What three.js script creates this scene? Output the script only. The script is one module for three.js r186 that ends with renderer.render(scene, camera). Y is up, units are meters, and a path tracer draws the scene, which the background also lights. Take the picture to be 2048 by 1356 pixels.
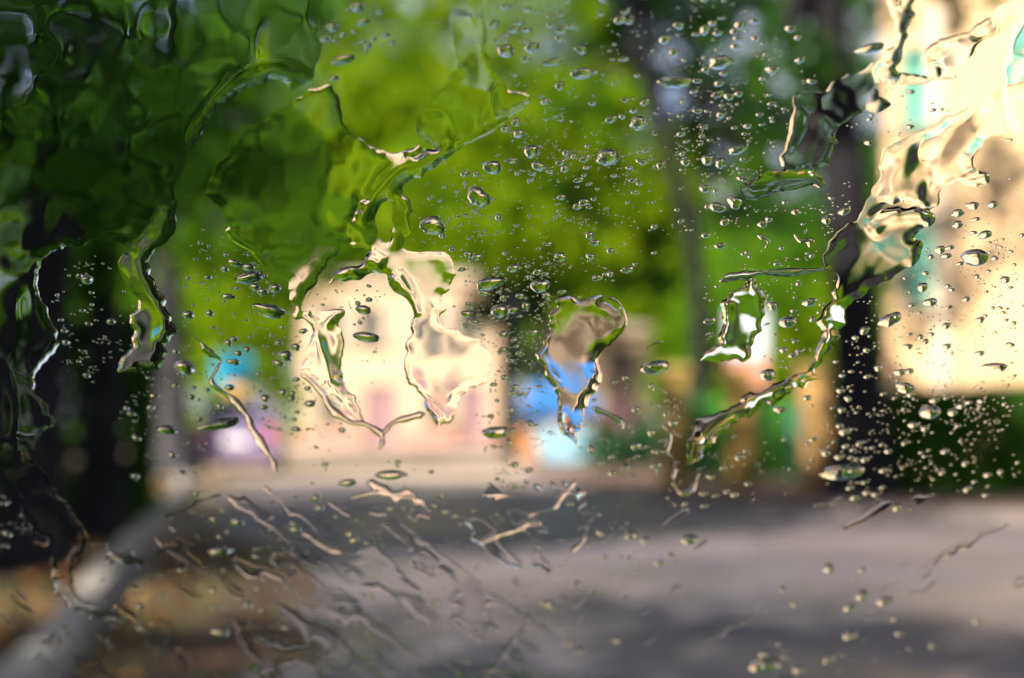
import * as THREE from 'three';
import { mergeGeometries, toCreasedNormals } from 'three/addons/utils/BufferGeometryUtils.js';
import { RoundedBoxGeometry } from 'three/addons/geometries/RoundedBoxGeometry.js';
import { MarchingCubes } from 'three/addons/objects/MarchingCubes.js';

// ------------------------------------------------------------------ camera, sky, sun, exposure
const W = 2048, H = 1356, FPX = 3060;                 // size of the photograph and its focal length, in its pixels
const EYE = new THREE.Vector3(0, 1.2, 0), PITCH = Math.atan(152 / FPX);
const scene = new THREE.Scene();
const camera = new THREE.PerspectiveCamera(2 * Math.atan(H / 2 / FPX) * 180 / Math.PI, W / H, 0.03, 900);
camera.position.copy(EYE);
camera.rotation.x = PITCH;
camera.focus = 0.300;                                 // on the wet glass
camera.userData.fStop = 10;
camera.updateMatrixWorld(true);
scene.add(camera);

const renderer = new THREE.WebGLRenderer({ antialias: true });
renderer.setSize(1024, 678);
renderer.toneMapping = THREE.LinearToneMapping;
renderer.toneMappingExposure = 4.0;
renderer.shadowMap.enabled = true;

function rng(seed) { let a = seed >>> 0; return () => { a = (a + 0x6D2B79F5) | 0; let t = Math.imul(a ^ (a >>> 15), 1 | a); t = (t + Math.imul(t ^ (t >>> 7), 61 | t)) ^ t; return ((t ^ (t >>> 14)) >>> 0) / 4294967296; }; }
function hash(i, j, k) { let h = Math.imul(i, 374761393) + Math.imul(j, 668265263) + Math.imul(k, 1274126177); h = Math.imul(h ^ (h >>> 13), 1274126177); return ((h ^ (h >>> 16)) >>> 0) / 4294967296; }
function noise2(x, y, s = 0) {                        // smooth value noise, 0 to 1
  const i = Math.floor(x), j = Math.floor(y), fx = x - i, fy = y - j;
  const u = fx * fx * fx * (fx * (fx * 6 - 15) + 10), v = fy * fy * fy * (fy * (fy * 6 - 15) + 10);
  const a = hash(i, j, s), b = hash(i + 1, j, s), c = hash(i, j + 1, s), d = hash(i + 1, j + 1, s);
  return a + (b - a) * u + (c - a) * v + (a - b - c + d) * u * v;
}
function fbm(x, y, s = 0, o = 4) { let t = 0, a = 0.5, n = 0; for (let k = 0; k < o; k++) { t += a * noise2(x, y, s + k * 17); n += a; a *= 0.5; x = x * 2.03 + 11.3; y = y * 2.03 + 5.7; } return t / n; }

const SUN = new THREE.Vector3(-0.66, 0.66, 0.36).normalize();
{
  const w = 512, h = 256, px = new Float32Array(w * h * 4);
  for (let j = 0; j < h; j++) for (let i = 0; i < w; i++) {
    const el = (j + 0.5) / h * Math.PI - Math.PI / 2, az = (i + 0.5) / w * 2 * Math.PI;
    const x = Math.cos(el) * Math.cos(az), y = Math.sin(el), z = Math.cos(el) * Math.sin(az);
    const up = Math.max(0, y), s = 1 / (up + 0.35);
    const c = Math.min(1, Math.max(0, (fbm(x * s * 2.2 + 9, z * s * 2.2 + 4, 5, 5) - 0.36) * 3.2));
    const g = Math.pow(1 - up, 3);
    const b = [0.26 + 0.34 * g, 0.42 + 0.24 * g, 0.78 + 0.06 * g], cl = [0.86, 0.87, 0.92];
    const o = (j * w + i) * 4;
    for (let k = 0; k < 3; k++) px[o + k] = 0.31 * (b[k] + (cl[k] - b[k]) * c);
    px[o + 3] = 1;
  }
  const sky = new THREE.DataTexture(px, w, h, THREE.RGBAFormat, THREE.FloatType);
  sky.mapping = THREE.EquirectangularReflectionMapping; sky.magFilter = sky.minFilter = THREE.LinearFilter;
  sky.colorSpace = THREE.LinearSRGBColorSpace; sky.needsUpdate = true;
  scene.background = sky; scene.environment = sky;
}
const sun = new THREE.DirectionalLight(new THREE.Color().setRGB(1, 0.9, 0.74), 5);
sun.position.copy(SUN).multiplyScalar(80); sun.target.position.set(0, 0, -25);
sun.castShadow = true; sun.shadow.mapSize.set(2048, 2048);
Object.assign(sun.shadow.camera, { left: -60, right: 60, top: 60, bottom: -60, near: 1, far: 220 });
scene.add(sun, sun.target);

// ------------------------------------------------------------------ helpers
const V = (x, y, z) => new THREE.Vector3(x, y, z);
function ray(px, py) { return V((px - W / 2) / FPX, (H / 2 - py) / FPX, -1).applyAxisAngle(V(1, 0, 0), PITCH); }
function at(px, py, d) { const r = ray(px, py); return r.multiplyScalar(d / -r.z).add(EYE); }          // the point that far ahead
function standing(px, d) { const p = at(px, 678, d); p.y = 0; return p; }                              // its foot on the ground
const taken = new Map();
function numbered(n) { const k = taken.get(n) || 0; taken.set(n, k + 1); return k ? `${n}_${String(k).padStart(3, '0')}` : n; }
function tag(o, label, category, group, kind) { if (label) o.userData.label = label; if (category) o.userData.category = category; if (group) o.userData.group = group; if (kind) o.userData.kind = kind; return o; }
function thing(name, label, category, p = V(0, 0, 0), turn = 0, group) { const o = new THREE.Group(); o.name = numbered(name); o.position.copy(p); o.rotation.y = turn; scene.add(o); return tag(o, label, category, group); }
function part(name, geo, m, parent) { const o = new THREE.Mesh(geo, m); o.name = parent === scene ? numbered(name) : name; o.castShadow = o.receiveShadow = true; parent.add(o); return o; }
function dup(root, p, turn, label) { const r = root.clone(); r.name = numbered(root.name.replace(/_\d{3}$/, '')); r.userData = { ...root.userData }; r.position.copy(p); r.rotation.y = turn; if (label) r.userData.label = label; scene.add(r); return r; }
function plain(g) { const o = g.index ? g.toNonIndexed() : g; for (const k of Object.keys(o.attributes)) if (!['position', 'normal', 'uv'].includes(k)) o.deleteAttribute(k); return o; }
function join(list) { return mergeGeometries(list.map(plain)); }
function box(w, h, d, x = 0, y = 0, z = 0, r = 0) { const g = r ? new RoundedBoxGeometry(w, h, d, 2, r) : new THREE.BoxGeometry(w, h, d); g.translate(x, y, z); return g; }
function cyl(r0, r1, h, x, y, z, n = 14) { const g = new THREE.CylinderGeometry(r1, r0, h, n); g.translate(x, y + h / 2, z); return g; }
function mat(r, g, b, o = {}) { return new THREE.MeshPhysicalMaterial({ color: new THREE.Color().setRGB(r, g, b), roughness: 0.85, specularIntensity: 0.3, ...o }); }

function speckle(w, h, f, seed) {                     // a colour map: f(x, y) -> [r, g, b] linear
  const d = new Uint8Array(w * h * 4), enc = (c) => Math.round(255 * Math.min(1, Math.max(0, c <= 0.0031308 ? c * 12.92 : 1.055 * Math.pow(c, 1 / 2.4) - 0.055)));
  for (let j = 0; j < h; j++) for (let i = 0; i < w; i++) { const c = f(i / w, j / h); const o = (j * w + i) * 4; d[o] = enc(c[0]); d[o + 1] = enc(c[1]); d[o + 2] = enc(c[2]); d[o + 3] = 255; }
  const t = new THREE.DataTexture(d, w, h); t.colorSpace = THREE.SRGBColorSpace; t.wrapS = t.wrapT = THREE.RepeatWrapping; t.magFilter = t.minFilter = THREE.LinearFilter; t.needsUpdate = true; return t;
}
function periodic(x, y, n, s) {                       // noise that repeats every n cells
  const i = Math.floor(x), j = Math.floor(y), fx = x - i, fy = y - j, u = fx * fx * (3 - 2 * fx), v = fy * fy * (3 - 2 * fy), q = (a) => ((a % n) + n) % n;
  const a = hash(q(i), q(j), s), b = hash(q(i + 1), q(j), s), c = hash(q(i), q(j + 1), s), d = hash(q(i + 1), q(j + 1), s);
  return a + (b - a) * u + (c - a) * v + (a - b - c + d) * u * v;
}
function grainy(base, spread, seed, tint = [0, 0, 0]) {
  const n = 512, r = rng(seed);
  return speckle(n, n, (x, y) => {
    const k = 0.45 * periodic(x * 6, y * 6, 6, seed) + 0.3 * periodic(x * 23, y * 23, 23, seed + 1) + 0.25 * periodic(x * 90, y * 90, 90, seed + 2) - 0.5;
    const f = 1 + spread * (k * 2 + (r() - 0.5) * 0.6), t = periodic(x * 4, y * 4, 4, seed + 9) - 0.5;
    return base.map((c, q) => c * f + tint[q] * t);
  }, seed);
}
function tiled(t, m) { const c = t.clone(); c.repeat.set(1 / m, 1 / m); c.needsUpdate = true; return c; }

// ------------------------------------------------------------------ ground
const T_asphalt = grainy([0.073, 0.063, 0.075], 0.55, 3, [0.045, 0.03, 0.02]), T_earth = grainy([0.052, 0.038, 0.026], 0.6, 21, [0.02, 0.035, 0.0]);
const T_plaza = grainy([0.30, 0.24, 0.19], 0.2, 41), T_paving = grainy([0.10, 0.066, 0.056], 0.3, 61, [0.06, 0.04, 0.02]), T_plaster = grainy([0.45, 0.33, 0.235], 0.16, 81), T_lawn = grainy([0.07, 0.16, 0.02], 0.6, 101, [0.05, 0.03, 0]);
const T_wet = speckle(512, 512, (x, y) => { const k = 0.6 * periodic(x * 7, y * 7, 7, 301) + 0.28 * periodic(x * 19, y * 19, 19, 302) + 0.12 * periodic(x * 80, y * 80, 80, 303), v = 0.12 + 0.75 * Math.min(1, Math.max(0, (k - 0.4) * 4)); return [v, v, v]; }); T_wet.colorSpace = THREE.NoColorSpace;   // wet and drying patches
function sheet(name, pts, y, m) {                     // a flat area from ground points [x, z], uv in metres
  const s = new THREE.Shape(pts.map(([x, z]) => new THREE.Vector2(x, -z))), g = new THREE.ShapeGeometry(s);
  g.rotateX(-Math.PI / 2); g.translate(0, y, 0);
  const o = part(name, g, m, scene); return tag(o, null, null, null, 'structure');
}
const BIG = 420;
sheet('ground', [[-BIG, 60], [BIG, 60], [BIG, -BIG], [-BIG, -BIG]], -0.008, mat(1, 1, 1, { map: tiled(T_lawn, 3), roughness: 1 }));
sheet('road', [[-1.5, 12], [14, 12], [14, -14.5], [9.5, -14.6], [3.0, -19], [0.4, -27], [0.3, -28.5], [-6.0, -28.5], [-4.6, -21.6], [-2.9, -11.5], [-2.1, -7.3], [-1.5, -3]], 0, mat(1, 1, 1, { map: tiled(T_asphalt, 7.3), roughness: 1, roughnessMap: tiled(T_wet, 9.1), specularIntensity: 1 }));
sheet('plaza', [[-16, -28.5], [0.3, -28.5], [0.3, -39.9], [12, -39.9], [18, -64], [-26, -64]], 0.002, mat(1, 1, 1, { map: tiled(T_plaza, 2.7), roughness: 0.9 }));
sheet('earth_verge', [[-1.7, 12], [-1.7, -3], [-2.3, -7.3], [-3.1, -11.5], [-4.8, -21.6], [-6.2, -28.4], [-24, -28.4], [-24, 12]], 0.002, mat(1, 1, 1, { map: tiled(T_earth, 2.1), roughness: 1 }));
{ // soil washed onto the road along the kerb, with a ragged edge
  const pts = [], r = rng(9), edge = [[-2.0, -6.6], [-2.7, -11], [-3.4, -16]], out = [[-2.3, -14.2], [-1.55, -12.6], [-1.75, -11.6], [-1.15, -10.2], [-1.4, -9.2], [-0.95, -8.1], [-1.25, -7.0], [-1.0, -5.6]];
  for (const [x, z] of edge) pts.push([x + 0.05, z]);
  for (let i = 0; i < out.length; i++) { pts.push(out[i]); if (i + 1 < out.length) for (let k = 1; k < 5; k++) pts.push([out[i][0] + (out[i + 1][0] - out[i][0]) * k / 5 + (r() - 0.5) * 0.16, out[i][1] + (out[i + 1][1] - out[i][1]) * k / 5]); }
  sheet('soil_patch', pts, 0.004, mat(0.9, 0.9, 0.9, { map: tiled(T_earth, 1.3), roughness: 1 }));
}
sheet('pavement', [[14, -14.5], [9.5, -14.6], [3.0, -19], [0.4, -27], [0.4, -39.8], [26, -39.8], [26, -14.5]], 0.11, mat(1, 1, 1, { map: tiled(T_paving, 1.9), roughness: 0.9 }));
// kerbs: real stones laid end to end
const M_kerbpaint = [mat(0.19, 0.18, 0.175), mat(0.15, 0.14, 0.137), mat(0.22, 0.21, 0.2)], M_kerb = [mat(0.12, 0.1, 0.1), mat(0.1, 0.09, 0.09), mat(0.14, 0.12, 0.12)];
function kerb(name, path, mats, w, h, label) {
  const k = thing(name, label, 'kerb'), r = rng(7), g = new RoundedBoxGeometry(w, h, 0.985, 2, 0.02);
  for (let i = 0; i + 1 < path.length; i++) {
    const a = V(path[i][0], 0, path[i][1]), b = V(path[i + 1][0], 0, path[i + 1][1]), L = a.distanceTo(b), n = Math.max(1, Math.round(L));
    for (let q = 0; q < n; q++) {
      const s = part('kerb_stone', g, mats[Math.floor(r() * mats.length)], k); s.position.lerpVectors(a, b, (q + 0.5) / n); s.position.y = h / 2 - 0.06 + (r() - 0.5) * 0.008;
      s.rotation.y = Math.atan2(b.x - a.x, b.z - a.z) + (r() - 0.5) * 0.01; s.scale.z = L / n;
    }
  }
  return k;
}
kerb('painted_kerb', [[-1.6, -3], [-2.2, -7.3], [-3.0, -11.5], [-4.7, -21.6], [-6.1, -28.4]], M_kerbpaint, 0.18, 0.2, 'pale painted kerb along the brown earth verge');
kerb('grey_kerb', [[14, -14.45], [9.5, -14.55], [2.95, -19], [0.3, -27], [0.3, -39.8]], M_kerb, 0.2, 0.18, 'grey stone kerb edging the brown pavement');

// ------------------------------------------------------------------ vegetation
const leafMat = mat(1, 1, 1, { vertexColors: true, roughness: 0.9, specularIntensity: 0.03, transmission: 0.5, thickness: 0, side: THREE.DoubleSide });
function barkTex(c, seed) { return speckle(256, 512, (x, y) => { const k = 0.5 * periodic(x * 24, y * 6, 24, seed) + 0.5 * periodic(x * 60, y * 16, 60, seed + 1); const f = 0.55 + 0.9 * k, lich = periodic(x * 7, y * 9, 63, seed + 3) > 0.72 ? 1.25 : 1; return c.map((q) => q * f * lich); }, seed); }
const barks = { dark: mat(1, 1, 1, { map: barkTex([0.0125, 0.0115, 0.014], 5), roughness: 1, specularIntensity: 0.08 }), grey: mat(1, 1, 1, { map: barkTex([0.05, 0.048, 0.056], 15), roughness: 1, specularIntensity: 0.08 }), brown: mat(1, 1, 1, { map: barkTex([0.05, 0.035, 0.026], 25), roughness: 1, specularIntensity: 0.08 }) };

function limb(pts, r0, r1, seg = 10, n = 10, rough = 0.08, seed = 1) {       // a tapered, slightly knotty tube
  const c = new THREE.CatmullRomCurve3(pts), pos = [], uv = [], idx = [], fr = c.computeFrenetFrames(seg, false), L = c.getLength();
  for (let i = 0; i <= seg; i++) {
    const t = i / seg, p = c.getPointAt(t), r = r0 + (r1 - r0) * t;
    for (let j = 0; j <= n; j++) {
      const a = j / n * 2 * Math.PI, q = r * (1 + rough * 2 * (noise2((j % n) * 0.9, t * L * 1.7, seed) - 0.5));
      pos.push(p.x + q * (Math.cos(a) * fr.normals[i].x + Math.sin(a) * fr.binormals[i].x), p.y + q * (Math.cos(a) * fr.normals[i].y + Math.sin(a) * fr.binormals[i].y), p.z + q * (Math.cos(a) * fr.normals[i].z + Math.sin(a) * fr.binormals[i].z));
      uv.push(j / n, t * L / 1.6);
    }
  }
  for (let i = 0; i < seg; i++) for (let j = 0; j < n; j++) { const a = i * (n + 1) + j, b = a + n + 1; idx.push(a, a + 1, b, b, a + 1, b + 1); }
  const g = new THREE.BufferGeometry(); g.setAttribute('position', new THREE.Float32BufferAttribute(pos, 3)); g.setAttribute('uv', new THREE.Float32BufferAttribute(uv, 2)); g.setIndex(idx); g.computeVertexNormals(); return g;
}
const gauss = (r) => (r() + r() + r() + r() - 2) * 0.87;
function leaves(spots, size, hues, r) {                // spots: [x, y, z]; every leaf a folded blade of its own tone
  const n = spots.length, pos = new Float32Array(n * 18), nor = new Float32Array(n * 18), col = new Float32Array(n * 18);
  const a = V(), u = V(), w = V(), f = V(), nn = V(), tips = [V(), V(), V(), V()], e1 = V(), e2 = V();
  for (let i = 0; i < n; i++) {
    const s = size * (0.6 + 0.8 * r());
    u.set(gauss(r), gauss(r) - 0.5, gauss(r)).normalize(); w.set(gauss(r), gauss(r), gauss(r)).cross(u).normalize(); nn.crossVectors(u, w);
    a.set(...spots[i]);
    tips[0].copy(a).addScaledVector(u, -s * 0.5); tips[2].copy(a).addScaledVector(u, s * 0.5);
    tips[1].copy(a).addScaledVector(w, s * 0.3).addScaledVector(nn, s * 0.1); tips[3].copy(a).addScaledVector(w, -s * 0.3).addScaledVector(nn, s * 0.1);
    const h = hues[Math.floor(r() * hues.length)], k = 0.75 + 0.5 * r();
    [[0, 1, 2], [0, 2, 3]].forEach((t, q) => {
      f.crossVectors(e1.subVectors(tips[t[1]], tips[t[0]]), e2.subVectors(tips[t[2]], tips[t[0]])).normalize();
      t.forEach((v, m) => { const o = i * 18 + q * 9 + m * 3; tips[v].toArray(pos, o); f.toArray(nor, o); col[o] = h[0] * k; col[o + 1] = h[1] * k; col[o + 2] = h[2] * k; });
    });
  }
  const g = new THREE.BufferGeometry(); g.setAttribute('position', new THREE.BufferAttribute(pos, 3)); g.setAttribute('normal', new THREE.BufferAttribute(nor, 3)); g.setAttribute('color', new THREE.BufferAttribute(col, 3)); return g;
}
function clumpSpots(blobs, per, r, tight = 0.34) {     // twigs of leaves spread through ellipsoids, with gaps between them
  const out = [];
  for (const [cx, cy, cz, rx, ry, rz, n] of blobs) {
    const twigs = Math.max(1, Math.round(n / per));
    for (let k = 0; k < twigs; k++) {
      let x, y, z; do { x = 2 * r() - 1; y = 2 * r() - 1; z = 2 * r() - 1; } while (x * x + y * y + z * z > 1);
      const q = Math.pow(x * x + y * y + z * z, -0.12); x *= q; y *= q; z *= q;
      const m = Math.min(rx, ry, rz) * tight * (0.5 + r());
      for (let i = 0; i < per; i++) out.push([cx + x * rx + gauss(r) * m, cy + y * ry + gauss(r) * m * 0.7, cz + z * rz + gauss(r) * m]);
    }
  }
  return out;
}
const HUES = {
  lime: [[0.145, 0.265, 0.004], [0.185, 0.29, 0.004], [0.115, 0.24, 0.005], [0.215, 0.29, 0.004]],  // yellow green leaves, with sunlight brightness put into the colour
  mid: [[0.065, 0.175, 0.006], [0.09, 0.205, 0.006], [0.052, 0.15, 0.010], [0.12, 0.225, 0.006]],
  deep: [[0.022, 0.075, 0.012], [0.03, 0.09, 0.010], [0.018, 0.06, 0.018], [0.06, 0.13, 0.010]],
  mixed: [[0.065, 0.175, 0.006], [0.04, 0.12, 0.012], [0.03, 0.09, 0.012], [0.045, 0.13, 0.02]],
  bottle: [[0.02, 0.085, 0.045], [0.028, 0.10, 0.04], [0.03, 0.12, 0.035]],
};
// base point, trunk path above it, crown ellipsoids relative to the base
function tree(name, label, base, { path, r0, r1, bark = 'brown', blobs, per = 22, size = 0.16, hue = 'mid', seed = 1, group, tight, gaps = [] }) {
  const t = thing(name, label, 'tree', base, 0, group), r = rng(seed), pts = path.map((p) => V(...p));
  const flare = [V(pts[0].x, -0.05, pts[0].z), ...pts.slice(1)];
  const g = limb(flare, r0, r1, 18, 14, 0.1, seed), p = g.attributes.position;
  for (let i = 0; i < p.count; i++) { const y = p.getY(i), k = 1 + 0.55 * Math.exp(-Math.max(0, y) / (r0 * 1.6)); p.setX(i, pts[0].x + (p.getX(i) - pts[0].x) * (y < 1 ? k : 1)); p.setZ(i, pts[0].z + (p.getZ(i) - pts[0].z) * (y < 1 ? k : 1)); }
  g.computeVertexNormals();
  part('trunk', g, barks[bark], t);
  const top = pts[pts.length - 1], mid = pts[Math.max(1, pts.length - 2)];
  blobs.forEach(([x, y, z, rx, ry, rz], k) => {
    const s = V().lerpVectors(mid, top, 0.15 + 0.85 * r()), e = V(x, y + ry * 0.1, z), m = V().lerpVectors(s, e, 0.5).add(V((r() - 0.5) * 0.5, 0.3 * r(), (r() - 0.5) * 0.5));
    part('limb', limb([s, m, e], r1 * 0.75, r1 * 0.16, 7, 7, 0.1, seed + k), barks[bark], t);
    for (let q = 0; q < 3; q++) { const a = V(x + (r() - 0.5) * 1.5 * rx, y + (r() - 0.4) * 1.3 * ry, z + (r() - 0.5) * 1.5 * rz); part('branch', limb([m, V().lerpVectors(m, a, 0.55).add(V(0, 0.15, 0)), a], r1 * 0.35, r1 * 0.08, 5, 5, 0.1, seed + k), barks[bark], t); }
  });
  part('crown', leaves(clumpSpots(blobs, per, r, tight).filter(([x, y, z]) => !gaps.some(([gx, gy, gr]) => Math.hypot(x - gx - z * (base.x + gx) / base.z, y - gy - z * (base.y + gy - 1.2) / base.z) < gr * (0.8 + 0.4 * r()))), size, HUES[hue], r), leafMat, t);
  return t;
}
function bush(name, label, base, blobs, size, hue, seed, category = 'bush', group) {
  const t = thing(name, label, category, base, 0, group), r = rng(seed);
  const stems = []; for (const [x, y, z] of blobs) for (let k = 0; k < 2; k++) stems.push(limb([V(x * 0.4 + (r() - 0.5) * 0.3, -0.03, z * 0.4), V(x * 0.7, y * 0.5, z * 0.7), V(x, y, z)], 0.04, 0.012, 5, 5));
  stems.forEach((s) => part('stem', s, barks.brown, t));
  part('foliage', leaves(clumpSpots(blobs, 18, r, 0.3), size, HUES[hue], r), leafMat, t);
  return t;
}
function hedge(name, label, base, w, h, d, turn, n, size, hue, seed) {
  const t = thing(name, label, 'hedge', base, turn), r = rng(seed), spots = [];
  for (let k = 0; k < w * 3; k++) { const x = (k / (w * 3) - 0.5) * w * 0.94, q = (r() - 0.5) * d * 0.3; part('stem', limb([V(x, -0.03, q), V(x + (r() - 0.5) * 0.2, h * 0.5, q * 1.5), V(x + (r() - 0.5) * 0.4, h * 0.92, q * 2)], 0.03, 0.008, 4, 5), barks.brown, t); }
  for (let i = 0; i < n; i++) {
    const f = r(), x = (r() - 0.5) * w, y = r() * h, z = (r() - 0.5) * d, b = 0.12 * (fbm(x * 1.3, y * 1.3 + z, seed, 3) - 0.5) * 2 + gauss(r) * 0.06;
    if (f < 0.25) spots.push([x, y, z]); else if (f < 0.6) spots.push([x, y, d / 2 - 0.06 + b]); else if (f < 0.86) spots.push([x, h - 0.06 + b, z]); else spots.push([(f < 0.93 ? -1 : 1) * (w / 2 - 0.06 + b), y, z]);
  }
  part('foliage', leaves(spots, size, HUES[hue], r), leafMat, t);
  return t;
}
// the trees one can tell apart
{
  const b = standing(1722, 20.4);
  tree('park_tree', 'tall dark trunked tree standing before the clipped hedge', b, { path: [[0, 0, 0], [-0.06, 2.2, 0], [-0.22, 4.4, 0.1], [-0.42, 6.6, 0.1], [-0.5, 8.5, 0]], r0: 0.36, r1: 0.24, bark: 'dark', hue: 'deep', seed: 11, size: 0.17,
    blobs: [[-1.1, 5.9, 0.6, 0.6, 0.5, 0.7, 350], [-2.6, 8.2, -0.6, 1.7, 0.8, 1.5, 1500], [1.3, 6.9, -0.6, 0.8, 0.45, 0.9, 350], [-0.6, 8.8, 0, 1.9, 0.9, 1.8, 1300], [-1.2, 10, 0.5, 2.2, 1.2, 2, 1800]] });
}
tree('slender_tree', 'slender dark trunked tree leaning beside the ochre fence posts', standing(1405, 26), { path: [[0, 0, 0], [-0.02, 2, 0], [-0.08, 3.6, 0], [-0.45, 5.4, 0], [-0.95, 7.2, 0], [-1.2, 8.8, 0]], r0: 0.17, r1: 0.1, bark: 'dark', hue: 'mid', seed: 23, size: 0.17,
  blobs: [[-2.1, 6.3, 0.3, 0.7, 0.5, 0.7, 350], [-0.4, 9.2, 0.5, 2.0, 0.7, 1.7, 1400], [-2.3, 9.4, -0.4, 1.7, 0.8, 1.5, 1300], [1.6, 9.8, 0, 1.6, 0.9, 1.5, 1100], [0.9, 5.2, 0.6, 0.5, 0.4, 0.5, 160]] });
tree('sunlit_tree', 'yellow green tree with sunlit toned leaves and a dark trunk before the cream building', standing(1085, 42), { path: [[0, 0, 0], [0.05, 3, 0], [-0.1, 6, 0], [-0.6, 9, 0], [-1.1, 11.5, 0]], r0: 0.26, r1: 0.14, bark: 'dark', hue: 'lime', seed: 37, size: 0.26,
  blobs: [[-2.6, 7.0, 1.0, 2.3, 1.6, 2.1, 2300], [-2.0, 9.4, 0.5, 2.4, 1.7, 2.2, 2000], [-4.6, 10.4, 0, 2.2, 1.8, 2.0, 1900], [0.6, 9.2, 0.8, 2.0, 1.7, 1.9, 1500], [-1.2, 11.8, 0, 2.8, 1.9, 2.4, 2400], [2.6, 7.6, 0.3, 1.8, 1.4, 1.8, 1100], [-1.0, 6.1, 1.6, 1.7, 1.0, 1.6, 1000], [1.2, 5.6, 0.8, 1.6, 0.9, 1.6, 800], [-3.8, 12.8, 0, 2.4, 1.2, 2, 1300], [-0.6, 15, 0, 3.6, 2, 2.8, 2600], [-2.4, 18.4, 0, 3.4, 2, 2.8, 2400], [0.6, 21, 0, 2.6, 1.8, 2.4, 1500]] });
tree('grey_trunk_tree', 'tree with a smooth grey trunk on the earth verge', standing(335, 30.5), { path: [[0, 0, 0], [0.02, 1.8, 0], [-0.06, 3.6, 0], [0.1, 5.5, 0], [0.3, 7.6, 0]], r0: 0.42, r1: 0.25, bark: 'grey', hue: 'mid', seed: 41, size: 0.17,
  blobs: [[-1.0, 4.3, 0.4, 1.2, 0.8, 1.1, 900], [1.2, 4.6, 0.2, 1.1, 0.8, 1.1, 850], [0.2, 5.9, 0.6, 2.0, 0.9, 1.6, 1700], [-2.0, 6.4, 0, 1.6, 1.0, 1.5, 1300], [2.0, 6.9, -0.3, 1.4, 0.9, 1.4, 1000], [0.2, 8.3, 0, 2.4, 1.2, 2.2, 2000]] });
tree('verge_tree', 'thick dark trunked tree rising from the earth verge', standing(70, 11.8), { path: [[0, 0, 0], [0.0, 1.3, 0], [0.08, 2.6, 0], [-0.1, 4.2, 0], [-0.2, 6, 0]], r0: 0.24, r1: 0.15, bark: 'dark', hue: 'mixed', seed: 53, size: 0.15,
  blobs: [[0.5, 3.3, 0.2, 0.95, 0.6, 0.9, 1000], [-0.4, 3.9, 0.4, 1.1, 0.6, 1.0, 900], [1.2, 4.5, 0, 1.3, 0.7, 1.2, 1300], [-0.9, 5.6, 0, 1.7, 1.0, 1.6, 1500], [0.9, 6.4, 0, 1.8, 1.0, 1.7, 1600]] });
tree('ivy_tree', 'dark trunked tree between the verge tree and the grey trunk', standing(205, 14.5), { path: [[0, 0, 0], [0.02, 1.6, 0], [-0.05, 3.2, 0], [0.05, 5, 0], [0.1, 6.5, 0]], r0: 0.2, r1: 0.12, bark: 'dark', hue: 'mixed', seed: 59, size: 0.15,
  blobs: [[-0.4, 3.0, 0.3, 0.9, 0.7, 0.8, 800], [0.7, 3.9, 0.2, 1.1, 0.7, 1.0, 900], [-0.7, 4.9, 0.3, 1.3, 0.8, 1.2, 1100], [0.8, 5.8, 0, 1.6, 0.9, 1.4, 1300], [-0.6, 7, 0, 1.7, 1, 1.6, 1300]] });
tree('pavement_tree', 'spreading tree standing out on the brown pavement, its crown over the road', V(9.6, 0.11, -15.8), { path: [[0, 0, 0], [-0.1, 2.5, 0], [-0.3, 5, 0], [-0.8, 7.5, 0]], r0: 0.3, r1: 0.2, bark: 'brown', hue: 'mid', seed: 63, size: 0.26,
  blobs: [[-4.2, 9.6, 0.6, 3.0, 1.2, 2.6, 2800], [-1.0, 9.2, 0, 2.8, 1.4, 2.6, 2800], [-2.6, 11.4, 0.4, 3.2, 1.4, 2.8, 2600]] });
// trees that stand beside and behind the car and shade the road
const shadeGroup = 'trees shading the road beside the car';
[[-9.5, 2.5, 61, 0], [-12, -7, 67, 0], [-8, -12.6, 73, 1]].forEach(([x, z, s, wide]) => tree('roadside_tree', 'broad roadside tree standing out on the verge, shading the road', V(x, 0, z), { path: [[0, 0, 0], [0.05, 2, 0], [-0.1, 4.5, 0], [0, 7, 0]], r0: 0.3, r1: 0.2, bark: 'brown', hue: 'mid', seed: s, size: 0.3, group: shadeGroup,
  blobs: [[0, 6.5, 0, 4.2, 1.7, 4.2, 4500], [0.5, 8.8, 0.3, 3.6, 1.7, 3.6, 3500], ...(wide ? [[5.4, 8.3, 0.2, 3.4, 1.2, 1.9, 2600], [3.4, 9.6, 0, 3, 1.1, 1.9, 1800]] : [])] }));
tree('lush_tree', 'broad bright green tree growing before the cream building gable', standing(545, 44), { path: [[0, 0, 0], [0.1, 2.5, 0], [-0.1, 5, 0], [0.2, 8, 0], [0.4, 11, 0]], r0: 0.3, r1: 0.17, bark: 'brown', hue: 'mid', seed: 81, size: 0.28,
  blobs: [[0.4, 5.6, 1.0, 2.0, 1.5, 1.8, 1800], [-1.8, 4.6, 0.6, 1.7, 1.5, 1.6, 1500], [2.2, 7.0, 0.4, 1.9, 1.4, 1.8, 1600], [-2.2, 7.4, 0, 2.2, 1.6, 2, 1900], [0.4, 8.8, 0.4, 2.6, 1.6, 2.2, 2400], [-1.6, 11, 0, 2.6, 1.6, 2.2, 2200], [2.6, 10.6, 0, 2.2, 1.5, 2.0, 1800], [0.6, 13, 0, 2.8, 1.4, 2.4, 1900], [0.2, 15.8, 0, 3.8, 2, 2.8, 2600], [1.2, 19, 0, 3.2, 2, 2.6, 2200]] });
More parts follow.
